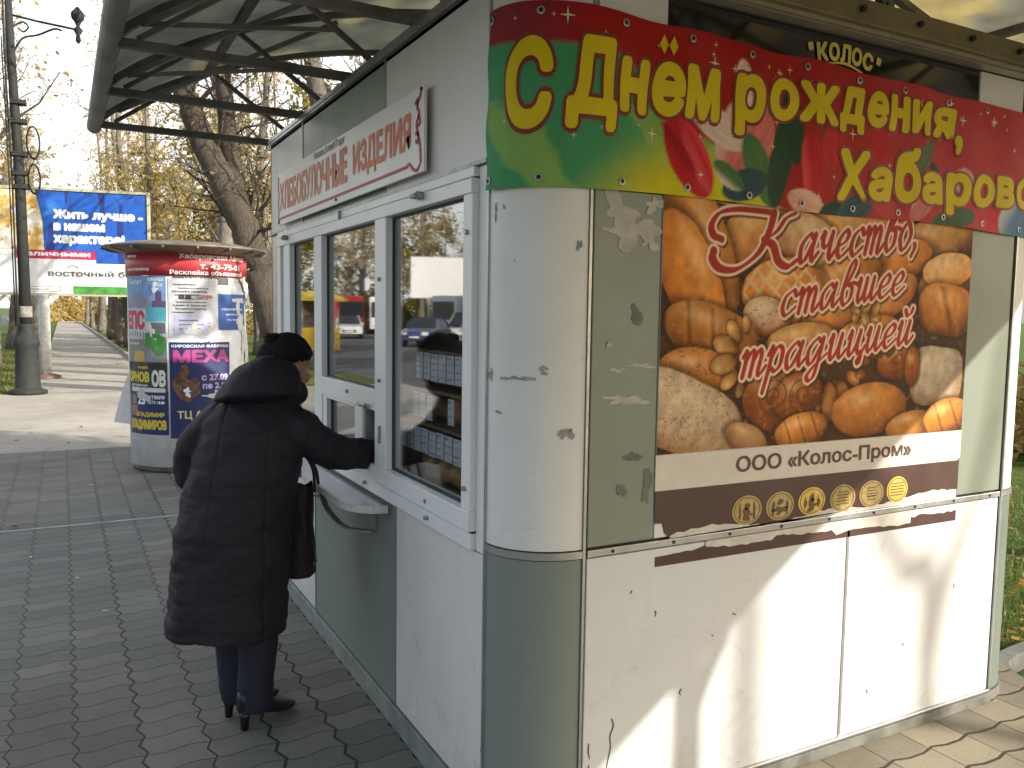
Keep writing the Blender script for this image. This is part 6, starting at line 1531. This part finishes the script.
for x, y in ((-.92, 6.6), (-1.35, 4.2), (-.35, 4.4), (-1.1, 3.6), (-1.45, 2.5), (-.95, 2.9)):
    a = r.random() * 6; s = r.uniform(.010, .03); b.bar((x, y, .004), (x + s * math.cos(a), y + s * math.sin(a), .005), .010, .003)
tag(b.build('litter', M['paper']), 'small white paper scraps lying on the paving', 'litter', kind='stuff')

# ---------------------------------------------------------------- street traffic, seen mirrored in the windows
tyre = mat('tyre_rubber', (.02, .02, .02), .8); rim = mat('wheel_rim', (.45, .45, .46), .35, .8); lampg = flat_mat('headlight_glass', (.75, .75, .72), .15); redl = flat_mat('tail_light', (.4, .02, .02), .3); wing = flat_mat('car_glass', (.03, .035, .04), .08)
def wheels(t, xs, w, r_):
    for x in xs:
        for s in (-1, 1):
            b = MB(); b.tube([(x, s * w, r_), (x, s * (w - .2), r_)], r_, 18); o = b.build('wheel', tyre, t)
            b = MB(); b.tube([(x, s * (w + .005), r_), (x, s * (w - .05), r_)], r_ * .6, 12); b.build('rim', rim, o)
def car(label, colr, loc, rz, van=False, group='cars in the street'):
    t = thing('parked_car', label, 'car', loc, rz, group); p = mat('car_paint', colr, .25, .2, .05, 3, 0, .5, .6)
    low = [(-2.1, .30), (-2.15, .62), (-2.0, .88), (-1.1, .95), (1.05, .93), (1.9, .80), (2.12, .62), (2.12, .30)]
    b = MB(); b.prism(low, 1, lambda u, v, e: (u, -.84 + 1.68 * e, v)); o = b.build('body', p, t, .06); dome_normals_fix(o)
    top = [(-1.75, .93), (-1.30, 1.42), (.25, 1.46), (1.05, .93)] if not van else [(-2.0, .93), (-1.9, 1.75), (.9, 1.78), (1.5, .93)]
    b = MB(); v = [(x, s * (.76 if z < 1 else .60), z) for s in (-1, 1) for x, z in top]; b.add(v, [(0, 1, 2, 3), (7, 6, 5, 4), (0, 4, 5, 1), (1, 5, 6, 2), (2, 6, 7, 3)]); o = b.build('window', wing, t); dome_normals_fix(o)
    b = MB(); (x0, z0), (x1, z1) = top[1], top[2]; b.add([(x0 + .05, -.6, z0 + .02), (x1 - .02, -.6, z1 + .02), (x1 - .02, .6, z1 + .02), (x0 + .05, .6, z0 + .02)], [(0, 1, 2, 3)])
    for s in (-1, 1):
        b.bar((top[3][0], s * .76, .94), (x1, s * .60, z1 + .01), .05); b.bar((top[0][0], s * .76, .94), (x0, s * .60, z0 + .01), .09); b.bar(((x0 + x1) / 2, s * .76, .94), ((x0 + x1) / 2, s * .60, z1 + .01), .06); b.bar((x0, s * .6, z0 + .01), (x1, s * .6, z1 + .01), .05)
    b.build('roof', p, t); wheels(t, (-1.3, 1.35), .86, .31)
    for s in (-1, 1):
        b = MB(); b.box((2.05, s * .55 - .16, .60), (2.14, s * .55 + .16, .76)); b.build('headlight', lampg, t)
        b = MB(); b.box((-2.17, s * .62 - .13, .62), (-2.08, s * .62 + .13, .82)); b.build('tail_light', redl, t)
    b = MB(); b.box((2.10, -.40, .42), (2.145, .40, .58)); b.build('grille', tyre, t)
    b = MB(); b.box((2.145, -.26, .45), (2.152, .26, .54)); b.build('number_plate', M['paper'], t)
def refl_at(px, D):                                                 # bearing of a mirrored spot, measured from the window
    return None
def ang(x, y, tx=-.5, ty=0): return math.atan2(ty - y, tx - x)
car('silver grey sedan facing the kiosk, mirrored in the middle pane', (.55, .56, .57), (-12.6, 50.5, -.054), -1.25)
car('white sedan beside the silver one, mirrored in the middle pane', (.75, .75, .75), (-15.4, 51.5, -.054), -1.3)
car('dark blue hatchback, mirrored in the near pane', (.03, .06, .22), (-15.6, 38.6, -.054), -.9)
car('light grey estate car, mirrored at the right of the near pane', (.50, .50, .50), (-18.9, 38.0, -.054), -.6, True)
car('white minivan farther down the street, mirrored in the near pane', (.72, .72, .72), (-21.5, 45.5, -.054), -.5, True)
def bus(label, colr, loc, rz):
    t = thing('bus', label, 'bus', loc, rz, 'buses in the street'); p = mat('bus_paint', colr, .3, .1, .05, 3)
    b = MB(); b.box((-4.2, -1.2, .35), (4.2, 1.2, 2.9)); b.build('body', p, t, .12)
    b = MB(); b.box((-3.9, -1.215, 1.45), (3.6, 1.215, 2.35)); b.build('side_window', wing, t)
    b = MB(); b.box((4.15, -1.05, 1.3), (4.215, 1.05, 2.5)); b.build('windscreen', wing, t)
    b = MB()
    for k in range(6): b.box((-3.9 + 1.25 * k - .05, -1.225, 1.42), (-3.9 + 1.25 * k + .05, 1.225, 2.38))
    b.build('window_pillar', p, t); wheels(t, (-2.6, 2.6), 1.18, .46)
    for s in (-1, 1): b = MB(); b.box((4.17, s * .9 - .18, .7), (4.23, s * .9 + .18, .92)); b.build('headlight', lampg, t)
    b = MB(); b.box((-3.6, -.8, 2.88), (-1.6, .8, 3.08)); b.build('roof_unit', p, t, .05)
bus('red city bus behind the parked cars, mirrored in the middle pane', (.50, .03, .045), (-16.6, 63, -.054), -1.9)
bus('white city bus beside the red one, mirrored in the middle pane', (.74, .74, .74), (-22.5, 64, -.054), -1.2)
bus('grey blue coach below the blank white billboard, mirrored in the near pane', (.20, .25, .32), (-25.5, 51.5, -.054), -.35)
wb = thing('blank_billboard', 'blank white billboard on two posts, mirrored in the near pane', 'billboard', (-26, 57.5, -.06), .42)
b = MB(); b.box((-3.0, -.08, 2.9), (3.6, .08, 6.0)); b.build('panel', flat_mat('blank_white', (.8, .8, .8)), wb)
b = MB(); b.box((-3.05, -.1, 2.84), (3.65, .1, 2.9)); b.box((-3.05, -.1, 6.0), (3.65, .1, 6.06)); b.build('frame', M['zinc'], wb)
for x in (-1.8, 2.2): b = MB(); b.tube([(x, .12, 0), (x, .12, 5)], .14, 12); b.build('leg', M['zinc'], wb)
st = thing('market_stall', 'yellow market stall with a yellow awning, mirrored in the far pane', 'stall', (-8.6, 34.5, -.054), -.2)
b = MB(); b.box((-.9, -.7, 0), (.9, .7, 1.0)); b.build('counter', mat('stall_yellow', (.60, .38, .03), .5), st, .02)
b = MB(); b.box((-.85, .5, 1.0), (.85, .65, 2.2)); b.build('back_wall', mat('stall_brown', (.12, .09, .06), .7), st)
for x in (-.85, .85):
    for y in (-.65, .65): b = MB(); b.tube([(x, y, 0), (x, y, 2.2)], .03, 8); b.build('post', M['zinc'], st)
b = MB(); b.prism([(-1.05, 2.15), (.75, 2.55), (.75, 2.62), (-1.05, 2.25)], 1, lambda u, v, e: (-1.1 + 2.2 * e, u, v)); o = b.build('awning', mat('awning_yellow', (.72, .50, .02), .6), st); dome_normals_fix(o)
bk = thing('road_barrier', 'small yellow road barrier block at the kerb, mirrored in the middle pane', 'barrier', (-6.5, 29, -.054))
b = MB(); b.prism([(-.25, 0), (.25, 0), (.12, .45), (.09, .8), (-.09, .8), (-.12, .45)], 1, lambda u, v, e: (u, -.35 + .7 * e, v)); o = b.build('block', mat('barrier_yellow', (.62, .40, .03), .6), bk, .02); dome_normals_fix(o)
b = MB(); b.box((-.13, -.352, .4), (.13, .352, .5)); b.build('stripe', M['ink'], bk)
